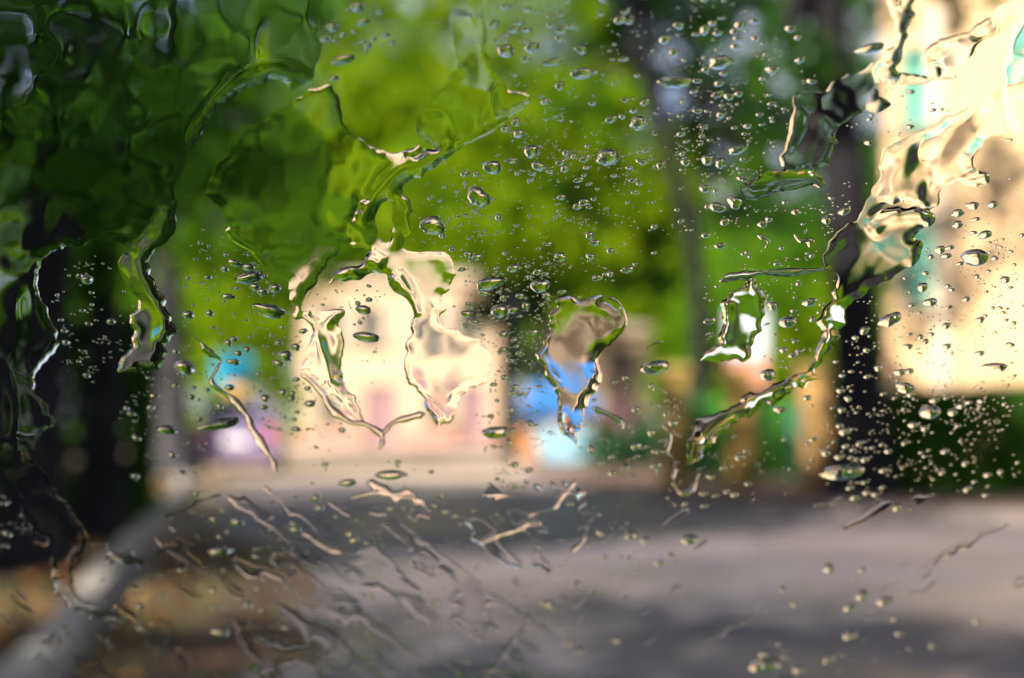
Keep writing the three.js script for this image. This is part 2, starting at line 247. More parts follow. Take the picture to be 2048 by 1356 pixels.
{
  const base = standing(1400, 47), r = rng(870), blobs = [], gaps = [[1340, 110, 24], [1345, 185, 22], [1565, 160, 24], [1610, 170, 20], [1500, 92, 18], [1285, 300, 19], [1215, 455, 20], [1440, 390, 18], [1430, 120, 14], [1430, 205, 15], [1560, 310, 18], [1440, 300, 14], [1620, 60, 22], [1360, 455, 13], [1500, 45, 14]].map(([px, py, q]) => { const p = at(px, py, 47); return [p.x - base.x, p.y, q * 47 / FPX]; });
  for (let k = 0; k < 26; k++) { const p = at(1160 + 110 * (k % 6) + 60 * (r() - 0.5), 40 + 125 * Math.floor(k / 6) + 60 * (r() - 0.5), 47); blobs.push([p.x - base.x, p.y, (r() - 0.5) * 1.6, 1.35, 1.1, 0.9, 900]); }
  for (const [x, y, q] of [[-2, 15.4, 3.2], [2.4, 15.8, 3.0], [0.4, 18.6, 3.2], [-0.6, 21.6, 2.4]]) blobs.push([x, y, 0, q, 1.8, 2.4, 2000]);
  tree('leafy_tree', 'broad green tree with gaps in its crown behind the slender leaning tree', base, { path: [[0, 0, 0], [0.1, 2.5, 0], [0, 5, 0], [-0.2, 8, 0], [0.1, 12, 0]], r0: 0.28, r1: 0.16, bark: 'dark', hue: 'mixed', seed: 87, size: 0.26, tight: 0.5, per: 12, blobs, gaps });
}
tree('dark_crown_tree', 'dark leaved tree standing between the cream building and its annex', standing(1003, 50), { path: [[0, 0, 0], [0.03, 1.5, 0], [0, 3, 0], [0, 4.8, 0]], r0: 0.14, r1: 0.09, bark: 'dark', hue: 'deep', seed: 95, size: 0.22,
  blobs: [[-0.5, 4.6, 0.3, 0.8, 0.75, 0.7, 900], [0.7, 4.7, 0.2, 0.8, 0.8, 0.7, 900], [0.1, 5.8, 0, 1.2, 0.8, 0.9, 1100]] });
// bushes and trees beyond
const far = 'trees beyond the park';
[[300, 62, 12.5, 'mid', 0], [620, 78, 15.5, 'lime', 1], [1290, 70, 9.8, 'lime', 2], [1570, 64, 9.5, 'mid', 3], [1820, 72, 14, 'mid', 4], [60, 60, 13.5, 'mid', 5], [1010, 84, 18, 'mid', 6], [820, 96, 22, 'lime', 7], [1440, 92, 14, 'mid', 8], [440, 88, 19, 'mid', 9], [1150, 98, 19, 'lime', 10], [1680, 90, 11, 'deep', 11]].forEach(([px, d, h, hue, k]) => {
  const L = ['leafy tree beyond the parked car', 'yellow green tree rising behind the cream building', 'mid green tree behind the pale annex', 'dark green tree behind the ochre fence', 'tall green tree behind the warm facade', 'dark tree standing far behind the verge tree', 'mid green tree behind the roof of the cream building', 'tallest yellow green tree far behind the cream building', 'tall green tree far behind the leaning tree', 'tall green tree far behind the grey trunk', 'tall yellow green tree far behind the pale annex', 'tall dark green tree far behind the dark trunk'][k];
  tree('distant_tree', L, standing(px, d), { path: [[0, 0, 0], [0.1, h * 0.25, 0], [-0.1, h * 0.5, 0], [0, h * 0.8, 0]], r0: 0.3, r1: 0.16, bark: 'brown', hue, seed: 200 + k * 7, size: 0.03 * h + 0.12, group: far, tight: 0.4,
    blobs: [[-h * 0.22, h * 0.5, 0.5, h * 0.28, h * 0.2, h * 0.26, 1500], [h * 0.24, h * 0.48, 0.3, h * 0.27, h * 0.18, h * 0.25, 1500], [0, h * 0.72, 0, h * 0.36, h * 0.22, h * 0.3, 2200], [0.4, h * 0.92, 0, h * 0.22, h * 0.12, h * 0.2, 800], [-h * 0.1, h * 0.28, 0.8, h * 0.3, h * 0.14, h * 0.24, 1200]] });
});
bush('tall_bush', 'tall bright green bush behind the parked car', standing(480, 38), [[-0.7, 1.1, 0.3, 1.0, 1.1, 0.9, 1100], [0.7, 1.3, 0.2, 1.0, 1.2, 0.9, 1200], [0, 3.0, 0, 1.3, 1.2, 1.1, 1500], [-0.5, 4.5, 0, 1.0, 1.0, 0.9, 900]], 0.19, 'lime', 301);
bush('sunny_bush', 'bright lime green bush between the fence and the dark trunk', standing(1610, 29), [[-0.4, 0.8, 0.2, 0.7, 0.8, 0.6, 900], [0.4, 1.1, 0, 0.7, 1.0, 0.6, 1000], [-0.1, 2.3, 0, 0.8, 0.8, 0.7, 900], [0.5, 3.2, 0, 0.6, 0.7, 0.6, 500]], 0.15, 'lime', 307);
bush('shady_bush', 'mid green bush filling the gap behind the slender tree', standing(1480, 36), [[-0.9, 1.6, 0, 1.2, 1.5, 1.0, 1300], [0.9, 1.8, 0, 1.2, 1.6, 1.0, 1300], [0, 3.6, 0, 1.6, 1.2, 1.2, 1300]], 0.2, 'mid', 311);
bush('round_bush', 'low round green bush beside the blue street stall', standing(1235, 31), [[-0.25, 0.5, 0, 0.55, 0.5, 0.5, 700], [0.35, 0.5, 0, 0.5, 0.48, 0.5, 700]], 0.12, 'bottle', 313);
hedge('clipped_hedge', 'clipped dark green hedge along the warm facade', V(standing(2060, 21.5).x, 0.11, -21.6), 5.4, 1.42, 0.9, 0.05, 22000, 0.13, 'mixed', 321);
hedge('dark_hedge', 'tall dark hedge behind the verge trees', V(standing(60, 14).x - 1.5, 0, -16.4), 4.0, 2.2, 1.0, 0.1, 14000, 0.14, 'deep', 331);
bush('verge_shrub', 'small green shrub on the verge beside the painted kerb', standing(240, 17), [[0, 0.3, 0, 0.5, 0.35, 0.5, 500]], 0.1, 'bottle', 337);
// leaf litter and tufts
{
  const r = rng(401), spots = [], k = new THREE.Object3D(), g = leaves([[0, 0, 0]], 0.09, [[1, 1, 1]], rng(3));
  g.deleteAttribute('color');
  const m = mat(1, 1, 1, { roughness: 0.9, side: THREE.DoubleSide }), n = 2600, im = new THREE.InstancedMesh(g, m, n), c = new THREE.Color();
  for (let i = 0; i < n; i++) {
    const z = -4 - 26 * Math.pow(r(), 1.4), edge = -2.15 + (z + 7.3) * 0.177, x = edge + (r() < 0.75 ? -0.25 - 3.5 * r() * r() : 0.15 + 1.3 * r() * r());
    k.position.set(x, 0.016, z); k.rotation.set((r() - 0.5) * 0.8, r() * 6.3, (r() - 0.5) * 0.8); k.scale.setScalar(0.5 + 0.8 * r()); k.updateMatrix(); im.setMatrixAt(i, k.matrix);
    const h = [[0.16, 0.075, 0.03], [0.24, 0.12, 0.04], [0.09, 0.05, 0.025], [0.10, 0.13, 0.03]][Math.floor(r() * 4)]; im.setColorAt(i, c.setRGB(...h));
  }
  im.name = 'leaves'; tag(im, 'fallen brown leaves lying along the painted kerb', 'leaf litter', null, 'stuff'); scene.add(im);
  const gs = []; const rr = rng(409);
  for (let i = 0; i < 1500; i++) {
    const q = i < 1500, z = q ? -8 - 1.2 * rr() * 4 : -6 - 3.5 * rr(), x = q ? -2.9 + (z + 7.3) * 0.177 - 0.3 - 1.8 * rr() : -1.35 + (z + 7.3) * 0.15 + gauss(rr) * 0.45;
    gs.push([x, 0.05 + 0.05 * rr(), z]);
  }
  const grass = part('grass', leaves(gs, 0.1, HUES.deep, rr), leafMat, scene); tag(grass, 'tufts of green grass beside the painted kerb', 'grass', null, 'stuff');
}

// ------------------------------------------------------------------ buildings
const M_cream = mat(1, 1, 1, { map: tiled(T_plaster, 3.1) }), M_warm = mat(1, 0.94, 0.78, { map: tiled(T_plaster, 3.1) }), M_trim = mat(0.42, 0.35, 0.27), M_pink = mat(0.36, 0.2, 0.165), M_mint = mat(0.12, 0.32, 0.26), M_glass = mat(0.05, 0.07, 0.09, { roughness: 0.08, metalness: 0 }), M_door = mat(0.24, 0.15, 0.17), M_roof = mat(0.34, 0.16, 0.1), M_mintglass = mat(0.14, 0.36, 0.3, { roughness: 0.15 }), M_lilac = mat(0.42, 0.38, 0.52);
function wallWith(w, h, t, holes) {                    // a wall with real openings, its front face at z = 0
  const s = new THREE.Shape([[0, 0], [w, 0], [w, h], [0, h]].map(([x, y]) => new THREE.Vector2(x - w / 2, y)));
  for (const [x, y, a, b] of holes) s.holes.push(new THREE.Path([[x, y], [x, y + b], [x + a, y + b], [x + a, y]].map(([p, q]) => new THREE.Vector2(p, q))));
  const g = new THREE.ExtrudeGeometry(s, { depth: t, bevelEnabled: false }); g.translate(0, 0, -t); return g;
}
function windowIn(parent, x, y, a, b, frame, shutter, pane = M_glass) {
  const w = part('window', join([box(a + 0.16, 0.09, 0.1, x + a / 2, y + b + 0.045, 0.03), box(0.08, b, 0.1, x - 0.04, y + b / 2, 0.03), box(0.08, b, 0.1, x + a + 0.04, y + b / 2, 0.03), box(0.05, b, 0.06, x + a / 2, y + b / 2, -0.12), box(a, 0.05, 0.06, x + a / 2, y + b * 0.62, -0.12)]), frame, parent);
  part('pane', box(a - 0.01, b - 0.01, 0.02, x + a / 2, y + b / 2, -0.19), pane, w);
  part('sill', box(a + 0.3, 0.08, 0.22, x + a / 2, y - 0.04, 0.09), M_trim, w);
  if (shutter) for (const s of [-1, 1]) part('shutter', box(a * 0.48, b, 0.04, x + a / 2 + s * (a * 0.74 + 0.09), y + b / 2, 0.05), shutter, w);
}
function house(name, label, base, turn, w, h, d, wins, doors, wall, { frame = M_trim, shutter, pane, roof = true, pil = 0, band } = {}) {
  const t = thing(name, label, 'building', base, turn), holes = [...wins, ...doors];
  part('wall', join([wallWith(w, h, 0.3, holes), box(0.3, h, d - 0.3, -w / 2 + 0.15, h / 2, -0.3 - (d - 0.3) / 2), box(0.3, h, d - 0.3, w / 2 - 0.15, h / 2, -0.3 - (d - 0.3) / 2), box(w - 0.6, h, 0.3, 0, h / 2, -d + 0.15)]), wall, t);
  for (const q of wins) windowIn(t, ...q, frame, shutter, pane);
  for (const [x, y, a, b] of doors) { const o = part('door', box(a - 0.02, b - 0.01, 0.06, x + a / 2, y + b / 2, -0.16), M_door, t); part('handle', box(0.04, 0.16, 0.05, x + a * 0.82, y + 1.0, -0.105), M_trim, o); }
  for (let k = 0; k < pil; k++) part('pilaster', join([box(0.34, h - 0.5, 0.12, -w / 2 + (k + 0.5) * w / pil, h / 2 - 0.2, 0.063), box(0.46, 0.3, 0.18, -w / 2 + (k + 0.5) * w / pil, 0.15, 0.093), box(0.46, 0.22, 0.18, -w / 2 + (k + 0.5) * w / pil, h - 0.4, 0.093)]), M_trim, t);
  part('cornice', join([box(w + 0.4, 0.22, 0.4, 0, h + 0.11, 0.0), box(w + 0.2, 0.12, 0.28, 0, h - 0.065, 0.143)]), M_trim, t);
  for (const [x0, x1] of band || []) part('plinth', box(x1 - x0, 0.7, 0.06, (x0 + x1) / 2, 0.36, 0.034), M_pink, t);
  if (roof) {
    const s = new THREE.Shape([new THREE.Vector2(-w / 2 - 0.4, 0), new THREE.Vector2(w / 2 + 0.4, 0), new THREE.Vector2(w / 2 - 2, 1.7), new THREE.Vector2(-w / 2 + 2, 1.7)]);
    const g = new THREE.ExtrudeGeometry(s, { depth: d, bevelEnabled: false }); g.translate(0, h + 0.225, -d + 0.1); part('roof', g, M_roof, t);
  } else part('roof', box(w - 0.02, 0.2, d - 0.3, 0, h + 0.1, -d / 2 - 0.1), M_trim, t);
  return t;
}
{
  const b = standing(800, 58), wins = [], doors = [[-1.3, 0.02, 1.2, 2.3], [2.2, 0.02, 1.1, 2.3]];
  for (const x of [-3.0, -1.5, 0.7, 2.2]) wins.push([x, 3.9, 0.8, 1.4]);
  for (const x of [-3.0, 1.0]) wins.push([x, 1.0, 0.8, 1.3]);
  house('cream_building', 'sunlit cream building at the end of the road', b, 0.06, 7.6, 6.4, 7, wins, doors, M_cream, { roof: false, shutter: M_trim, band: [[-3.8, -1.4], [0.0, 2.1], [3.4, 3.8]] });
  house('annex', 'lower cream annex with a pink door beside the cream building', standing(1195, 56), -0.05, 3.7, 4.3, 5, [[-1.2, 1.3, 0.8, 1.2], [0.5, 2.6, 0.7, 1.0]], [[0.3, 0.02, 0.9, 2.1]], M_cream, { roof: false });
}
{
  // the long warm facade beside the road: it runs from its far corner towards the viewer
  const a = standing(1775, 31), w = 13, turn = -0.42, wins = [], doors = [];
  for (let k = 0; k < 4; k++) for (const y of [3.4, 7.0]) wins.push([k ? -5.6 + k * 2.6 : -6.1, y, k ? 0.85 : 0.62, 1.6]);
  const base = V(a.x + Math.cos(turn) * w / 2, 0, a.z - Math.sin(turn) * w / 2);
  house('warm_facade', 'long warm cream facade with mint windows behind the clipped hedge', base, turn, w, 12.4, 6, wins, doors, M_warm, { frame: M_mint, pane: M_mintglass, roof: false, pil: 6 });
}
// ------------------------------------------------------------------ fence of ochre posts and green boards
{
  const M_ochre = mat(0.23, 0.15, 0.045), M_cap = mat(0.3, 0.2, 0.08), M_green = [mat(0.03, 0.15, 0.02), mat(0.025, 0.12, 0.02), mat(0.04, 0.17, 0.03)], M_teal = mat(0.03, 0.16, 0.13), M_tan = mat(0.34, 0.2, 0.08);
  const f = thing('garden_fence', 'low fence of ochre posts and green boards on the brown pavement', 'fence', V(0, 0.11, 0));
  const xs = [1345, 1478, 1625].map((p) => standing(p, 23)), r = rng(77), pg = join([box(0.38, 1.72, 0.38, 0, 0.86, 0, 0.02), box(0.46, 0.12, 0.46, 0, 0.06, 0, 0.02)]), cg = box(0.5, 0.1, 0.5, 0, 1.77, 0, 0.02);
  xs.forEach((p, i) => { const o = part('post', pg, i === 2 ? M_tan : M_ochre, f); o.position.set(p.x, 0, p.z); part('cap', cg, M_cap, o); });
  for (let s = 0; s < 2; s++) {
    const x0 = xs[s].x + 0.2, x1 = xs[s + 1].x - 0.2, n = 5, w = (x1 - x0) / n, g = box(w - 0.02, 1.2, 0.04, 0, 0.72, 0, 0.008);
    for (let k = 0; k < n; k++) { const o = part('board', g, s && k > 3 ? M_teal : M_green[Math.floor(r() * 3)], f); o.position.set(x0 + (k + 0.5) * w, 0, xs[0].z + (r() - 0.5) * 0.006); }
    const rail = part('rail', join([box(x1 - x0, 0.08, 0.06, 0, 0.3, -0.055), box(x1 - x0, 0.08, 0.06, 0, 1.12, -0.055)]), M_tan, f); rail.position.set((x0 + x1) / 2, 0, xs[0].z);
  }
}
// ------------------------------------------------------------------ small things by the road
{
  const p = standing(1495, 24.6), M_post = mat(0.12, 0.12, 0.13, { roughness: 0.5, metalness: 0.6 });
  const s = thing('park_sign', 'white and pink sign board on a dark post behind the fence', 'sign', V(p.x, 0.11, p.z));
  part('post', cyl(0.045, 0.04, 2.85, 0, 0, -0.045), M_post, s);
  part('board', box(0.62, 0.78, 0.03, 0, 2.4, 0.02, 0.012), mat(0.5, 0.54, 0.62, { roughness: 0.5 }), s);
  part('lower_board', box(0.6, 0.42, 0.03, 0, 1.77, 0.02, 0.012), mat(0.62, 0.24, 0.2, { roughness: 0.6 }), s);
}
{
  const p = standing(1030, 34), M_iron = mat(0.025, 0.03, 0.03, { roughness: 0.5, metalness: 0.4 });
  const l = thing('lamp_post', 'thin dark lamp post standing beside the person in a dark jacket', 'lamp post', p);
  part('base', new THREE.LatheGeometry([[0.001, 0], [0.2, 0], [0.2, 0.12], [0.13, 0.2], [0.1, 0.55], [0.085, 0.6]].map((q) => new THREE.Vector2(...q)), 18), M_iron, l);
  part('pole', cyl(0.085, 0.055, 2.6, 0, 0.6, 0), M_iron, l);
  const h = part('lantern', new THREE.LatheGeometry([[0.001, 3.2], [0.07, 3.2], [0.16, 3.6], [0.17, 3.62], [0.1, 3.74], [0.001, 3.82]].map((q) => new THREE.Vector2(...q)), 12), M_iron, l);
  part('collar', new THREE.TorusGeometry(0.085, 0.025, 8, 18).rotateX(Math.PI / 2).translate(0, 3.18, 0), M_iron, h);
}
{
  const p = standing(468, 33.5), s = thing('blue_sign', 'cyan blue street sign on a post behind the parked car', 'sign', p);
  part('post', cyl(0.04, 0.04, 2.55, 0, 0, 0), mat(0.3, 0.32, 0.34, { metalness: 0.7, roughness: 0.5 }), s);
  part('plate', box(0.82, 0.62, 0.03, 0, 2.2, 0.058, 0.012), mat(0.02, 0.3, 0.5, { roughness: 0.45 }), s);
  part('lower_plate', box(0.5, 0.2, 0.03, 0.1, 1.76, 0.058, 0.01), mat(0.6, 0.3, 0.06, { roughness: 0.45 }), s);
}
// a parked car seen from behind
function parkedCar(p, turn) {
  const c = thing('parked_car', 'lilac grey parked hatchback seen from behind on the verge side', 'car', p, turn);
  const paint = mat(0.19, 0.15, 0.27, { roughness: 0.3, metalness: 0.3, clearcoat: 1, clearcoatRoughness: 0.05 }), glass = mat(0.02, 0.025, 0.03, { roughness: 0.05 }), rub = mat(0.02, 0.02, 0.02), rimM = mat(0.5, 0.5, 0.52, { metalness: 0.9, roughness: 0.35 });
  const s = new THREE.Shape(); s.moveTo(-1.95, 0.32); s.lineTo(-1.98, 0.62); s.quadraticCurveTo(-1.9, 0.84, -1.2, 0.92); s.lineTo(-0.95, 0.95); s.lineTo(1.92, 0.98); s.quadraticCurveTo(2.02, 0.9, 2.0, 0.5); s.lineTo(1.95, 0.28);
  s.lineTo(1.62, 0.28); s.absarc(1.28, 0.3, 0.34, 0, Math.PI, false); s.lineTo(-0.94, 0.28); s.absarc(-1.28, 0.3, 0.34, 0, Math.PI, false); s.lineTo(-1.95, 0.32);
  const ex = (sh, w, b) => { const g = new THREE.ExtrudeGeometry(sh, { depth: w - 2 * b, bevelThickness: b, bevelSize: b, bevelSegments: 4, curveSegments: 10 }); g.translate(0, 0, -w / 2 + b); g.rotateY(-Math.PI / 2); return toCreasedNormals(g, 0.6); };
  part('body', ex(s, 1.7, 0.06), paint, c);
  const k = new THREE.Shape([[-0.95, 0.9], [-0.35, 1.38], [0.5, 1.45], [1.45, 1.4], [1.9, 0.93]].map((q) => new THREE.Vector2(...q)));
  part('cabin', ex(k, 1.42, 0.08), paint, c);
  const rw = part('rear_window', box(1.14, 0.4, 0.02, 0, 0, 0, 0.008), glass, c); rw.position.set(0, 1.17, 1.79); rw.rotation.x = -0.76;
  for (const q of [-1, 1]) {
    const sw = part('side_window', new THREE.ExtrudeGeometry(new THREE.Shape([[-0.75, 0.98], [-0.28, 1.33], [0.5, 1.38], [1.3, 1.34], [1.55, 1.0]].map((v) => new THREE.Vector2(...v))), { depth: 0.02, bevelEnabled: false }).rotateY(-Math.PI / 2), glass, c); sw.position.x = q > 0 ? 0.735 : -0.715;
    part('tail_light', box(0.2, 0.26, 0.06, q * 0.68, 0.82, 2.03, 0.02), mat(0.4, 0.01, 0.015, { roughness: 0.2, clearcoat: 1 }), c);
    part('mirror', box(0.16, 0.12, 0.1, q * 0.86, 1.02, -0.6, 0.03), paint, c);
    for (const z of [-1.28, 1.28]) { const w = part('wheel', new THREE.TorusGeometry(0.23, 0.09, 10, 24).rotateY(Math.PI / 2), rub, c); w.position.set(q * 0.76, 0.315, z); part('rim', new THREE.CylinderGeometry(0.19, 0.19, 0.13, 18).rotateZ(Math.PI / 2), rimM, w); }
  }
  part('bumper', box(1.62, 0.2, 0.12, 0, 0.45, 2.03, 0.05), paint, c);
  part('number_plate', box(0.5, 0.11, 0.015, 0, 0.68, 2.064, 0.004), mat(0.75, 0.75, 0.72), c);
}
parkedCar(standing(490, 33), 0.1);
// ------------------------------------------------------------------ a person in a blue jacket
function surface(bones, res, lo, size, blend = 0.03) { // tapered capsules joined smoothly, meshed
  const mc = new MarchingCubes(res, new THREE.MeshBasicMaterial(), false, false, 120000); mc.isolation = 0;
  const f = mc.field, half = res / 2;
  for (let k = 0; k < res; k++) for (let j = 0; j < res; j++) for (let i = 0; i < res; i++) {
    const x = lo[0] + (i - half) / half * size / 2 + size / 2, y = lo[1] + (j - half) / half * size / 2 + size / 2, z = lo[2] + (k - half) / half * size / 2 + size / 2;
    let d = 1e9;
    for (const [a, b, ra, rb, sq] of bones) {
      const dx = b[0] - a[0], dy = b[1] - a[1], dz = b[2] - a[2], L = dx * dx + dy * dy + dz * dz || 1e-9;
      const t = Math.min(1, Math.max(0, ((x - a[0]) * dx + (y - a[1]) * dy + (z - a[2]) * dz) / L));
      const e = Math.hypot(x - a[0] - dx * t, y - a[1] - dy * t, (z - a[2] - dz * t) * (sq || 1)) - (ra + (rb - ra) * t);
      const h = Math.max(blend - Math.abs(d - e), 0) / blend; d = Math.min(d, e) - h * h * blend / 4;
    }
    f[i + j * res + k * res * res] = -d;
  }
  mc.update();
  const n = mc.count, g = new THREE.BufferGeometry(), p = new Float32Array(n * 3);
  for (let i = 0; i < n; i++) for (let q = 0; q < 3; q++) p[i * 3 + q] = lo[q] + size / 2 + mc.positionArray[i * 3 + q] * size / 2;
  g.setAttribute('position', new THREE.BufferAttribute(p, 3)); g.setAttribute('normal', new THREE.BufferAttribute(mc.normalArray.slice(0, n * 3), 3)); return g;
}
{
  const p = standing(1056, 33), o = thing('person', 'person in a dark jacket and orange trousers standing beside the blue stall', 'person', p, 0.5);
  const skin = mat(0.5, 0.3, 0.21, { roughness: 0.6 }), lo = [-0.95, -0.05, -0.95], S = 1.9;
  const hand = (x, y, z, s) => [[[x, y, z], [x, y - 0.08, z + 0.01], 0.032, 0.036, 1.3], ...[-0.03, -0.01, 0.01, 0.03].map((q, i) => [[x, y - 0.08, z + q], [x - s * 0.02, y - 0.165 - (i === 1 || i === 2 ? 0.012 : 0), z + q + 0.01], 0.0115, 0.009]), [[x, y - 0.02, z + 0.03], [x - s * 0.01, y - 0.085, z + 0.065], 0.013, 0.01]];
  const body = [[[0, 1.53, 0.02], [0, 1.61, 0.03], 0.085, 0.083, 0.88], [[0, 1.46, 0.045], [0, 1.52, 0.06], 0.05, 0.062], [[0, 1.36, 0], [0, 1.47, 0.01], 0.058, 0.052], [[0, 1.525, 0.11], [0, 1.5, 0.128], 0.012, 0.016], [[0.084, 1.54, 0.02], [0.088, 1.515, 0.02], 0.018, 0.014], [[-0.084, 1.54, 0.02], [-0.088, 1.515, 0.02], 0.018, 0.014], [[0, 1.1, 0], [0, 1.36, 0], 0.12, 0.1, 1.4], ...hand(0.3, 0.82, 0.1, 1), ...hand(-0.29, 0.83, -0.06, -1), [[0.25, 1.05, 0.0], [0.3, 0.82, 0.1], 0.036, 0.028], [[-0.25, 1.05, -0.06], [-0.29, 0.83, -0.06], 0.036, 0.028]];
  const b = part('body', surface(body, 150, lo, S, 0.02), skin, o);
  part('hair', surface([[[0, 1.585, -0.01], [0, 1.63, 0.01], 0.094, 0.088, 0.9], [[0, 1.5, -0.05], [0, 1.58, -0.03], 0.06, 0.085]], 60, [-0.25, 1.3, -0.25], 0.5), mat(0.03, 0.018, 0.012), b);
  for (const s of [-1, 1]) part('eye', new THREE.SphereGeometry(0.012, 8, 8).translate(s * 0.032, 1.545, 0.103), mat(0.03, 0.02, 0.02, { roughness: 0.2 }), b);
  part('mouth', box(0.042, 0.008, 0.008, 0, 1.463, 0.109, 0.003), mat(0.4, 0.14, 0.13), b);
  part('jacket', surface([[[0, 0.86, 0], [0, 1.12, 0], 0.17, 0.155, 1.35], [[0, 1.12, 0], [0, 1.31, 0], 0.16, 0.15, 1.35], [[-0.15, 1.34, 0], [0.15, 1.34, 0], 0.075, 0.075], [[0.18, 1.33, 0], [0.25, 1.07, -0.01], 0.072, 0.056], [[0.25, 1.07, -0.01], [0.295, 0.86, 0.085], 0.056, 0.045], [[-0.18, 1.33, 0], [-0.25, 1.07, -0.05], 0.072, 0.056], [[-0.25, 1.07, -0.05], [-0.285, 0.87, -0.055], 0.056, 0.045], [[0, 1.36, -0.01], [0, 1.4, -0.005], 0.08, 0.07]], 110, lo, S, 0.05), mat(0.03, 0.03, 0.05, { roughness: 0.8 }), o);
  part('trousers', surface([[[-0.07, 0.84, 0], [0.07, 0.84, 0], 0.115, 0.115, 1.1], [[0.085, 0.82, 0], [0.1, 0.47, 0.12], 0.1, 0.07], [[0.1, 0.47, 0.12], [0.1, 0.1, 0.16], 0.07, 0.055], [[-0.085, 0.82, 0], [-0.1, 0.46, -0.06], 0.1, 0.07], [[-0.1, 0.46, -0.06], [-0.1, 0.12, -0.2], 0.07, 0.055]], 110, lo, S, 0.04), mat(0.42, 0.15, 0.03, { roughness: 0.85 }), o);
  for (const [x, z] of [[0.1, 0.15], [-0.1, -0.2]]) part('shoe', surface([[[x, 0.045, z - 0.02], [x, 0.045, z + 0.14], 0.045, 0.04], [[x, 0.08, z], [x, 0.1, z], 0.045, 0.045]], 60, [x - 0.25, -0.05, z - 0.2], 0.5), mat(0.7, 0.7, 0.68), o);
}
{
  const p = standing(1118, 33.4), st = thing('street_stall', 'small street stall with a blue canopy and pale blue sides', 'stall', p, 0.08);
  const blue = mat(0.03, 0.14, 0.4, { roughness: 0.7 }), pale = [mat(0.2, 0.36, 0.48), mat(0.23, 0.4, 0.5), mat(0.18, 0.33, 0.46)], wood = mat(0.4, 0.37, 0.34);
  const sh = new THREE.Shape([[-0.78, 1.38], [0.78, 1.38], [0.78, 1.5], [0.5, 1.86], [-0.5, 1.86], [-0.78, 1.5]].map((q) => new THREE.Vector2(...q)));
  const can = part('canopy', new THREE.ExtrudeGeometry(sh, { depth: 0.9, bevelThickness: 0.03, bevelSize: 0.03, bevelSegments: 2 }).translate(0, 0, -0.45), blue, st);
  for (let k = 0; k < 7; k++) part('valance', box(0.2, 0.14, 0.02, -0.66 + k * 0.22, 1.29, 0.47, 0.008), blue, can);
  for (const [x, z] of [[-0.68, -0.38], [0.68, -0.38], [-0.68, 0.38], [0.68, 0.38]]) part('post', box(0.05, 1.36, 0.05, x, 0.68, z), wood, st);
  for (let k = 0; k < 6; k++) part('side_board', box(0.2, 0.72, 0.03, -0.525 + k * 0.21, 0.56, 0.39, 0.008), pale[k % 3], st);
  const counter = part('counter', box(1.42, 0.05, 0.86, 0, 0.96, 0, 0.01), wood, st);
  part('plinth', box(1.28, 0.16, 0.7, 0, 0.09, 0, 0.01), wood, st);
}

// ------------------------------------------------------------------ the car one sits in: windscreen, frame, dashboard, roof, bonnet
const TILT = 48 * Math.PI / 180, GLASS_N = V(0, -Math.sin(TILT), Math.cos(TILT)).negate();   // outward normal of the glass (ahead and up)
const GLASS_V = V(0, Math.cos(TILT), Math.sin(TILT)), GLASS_U = V(1, 0, 0);                   // along the glass: across and up
const GLASS_O = ray(1024, 470).normalize().multiplyScalar(0.301).add(EYE);                    // a point on its outer face
const glassFrame = new THREE.Matrix4().makeBasis(GLASS_U, GLASS_V, V().crossVectors(GLASS_U, GLASS_V)).setPosition(GLASS_O);
{
  // local axes: x across, y up the glass, z towards the driver (the outer face is z = 0)
  const car = thing('car', 'dark car whose rain covered windscreen is looked through', 'car');
  const dark = mat(0.006, 0.006, 0.0065, { roughness: 1, specularIntensity: 0.05 }), paint = mat(0.012, 0.014, 0.018, { roughness: 0.25, clearcoat: 1 }), cloth = mat(0.015, 0.015, 0.016, { roughness: 1, specularIntensity: 0.05 });
  const put = (o) => { o.applyMatrix4(glassFrame); return o; };
  put(part('windscreen', box(1.36, 0.72, 0.0046, 0, -0.02, 0.0023, 0.002), new THREE.MeshPhysicalMaterial({ color: 0xffffff, roughness: 0, transmission: 1, thickness: 0, ior: 1.5 }), car));
  const frameShape = new THREE.Shape([[-0.76, -0.46], [0.76, -0.46], [0.72, 0.42], [-0.72, 0.42]].map((q) => new THREE.Vector2(...q)));
  frameShape.holes.push(new THREE.Path([[-0.672, -0.372], [-0.672, 0.332], [0.672, 0.332], [0.672, -0.372]].map((q) => new THREE.Vector2(...q))));
  const fg = new THREE.ExtrudeGeometry(frameShape, { depth: 0.03, bevelThickness: 0.004, bevelSize: 0.004, bevelSegments: 2 }); fg.translate(0, 0, 0.012);
  put(part('windscreen_frame', fg, paint, car));
  const lowEdge = V(0, -0.4, 0.02).applyMatrix4(glassFrame), topEdge = V(0, 0.4, 0.03).applyMatrix4(glassFrame);
  part('dashboard', box(1.5, 0.05, 0.62, 0, lowEdge.y - 0.03, lowEdge.z + 0.33, 0.02), dark, car);
  part('roof', box(1.4, 0.03, 1.9, 0, topEdge.y + 0.03, topEdge.z + 0.93, 0.012), paint, car);
  part('bonnet', box(1.66, 0.03, 1.15, 0, lowEdge.y - 0.09, lowEdge.z - 0.68, 0.012), paint, car);
  for (const s of [-1, 1]) {
    part('door', box(0.05, 0.62, 2.0, s * 0.8, lowEdge.y - 0.36, lowEdge.z + 1.0, 0.02), paint, car);
    part('front_wing', box(0.06, 0.5, 1.2, s * 0.83, lowEdge.y - 0.36, lowEdge.z - 0.68, 0.025), paint, car);
  }
  part('cabin_floor', box(1.55, 0.03, 2.0, 0, lowEdge.y - 0.66, lowEdge.z + 1.0), cloth, car);
  part('rear_bulkhead', box(1.5, 0.9, 0.05, 0, lowEdge.y - 0.2, lowEdge.z + 2.03), cloth, car);
}
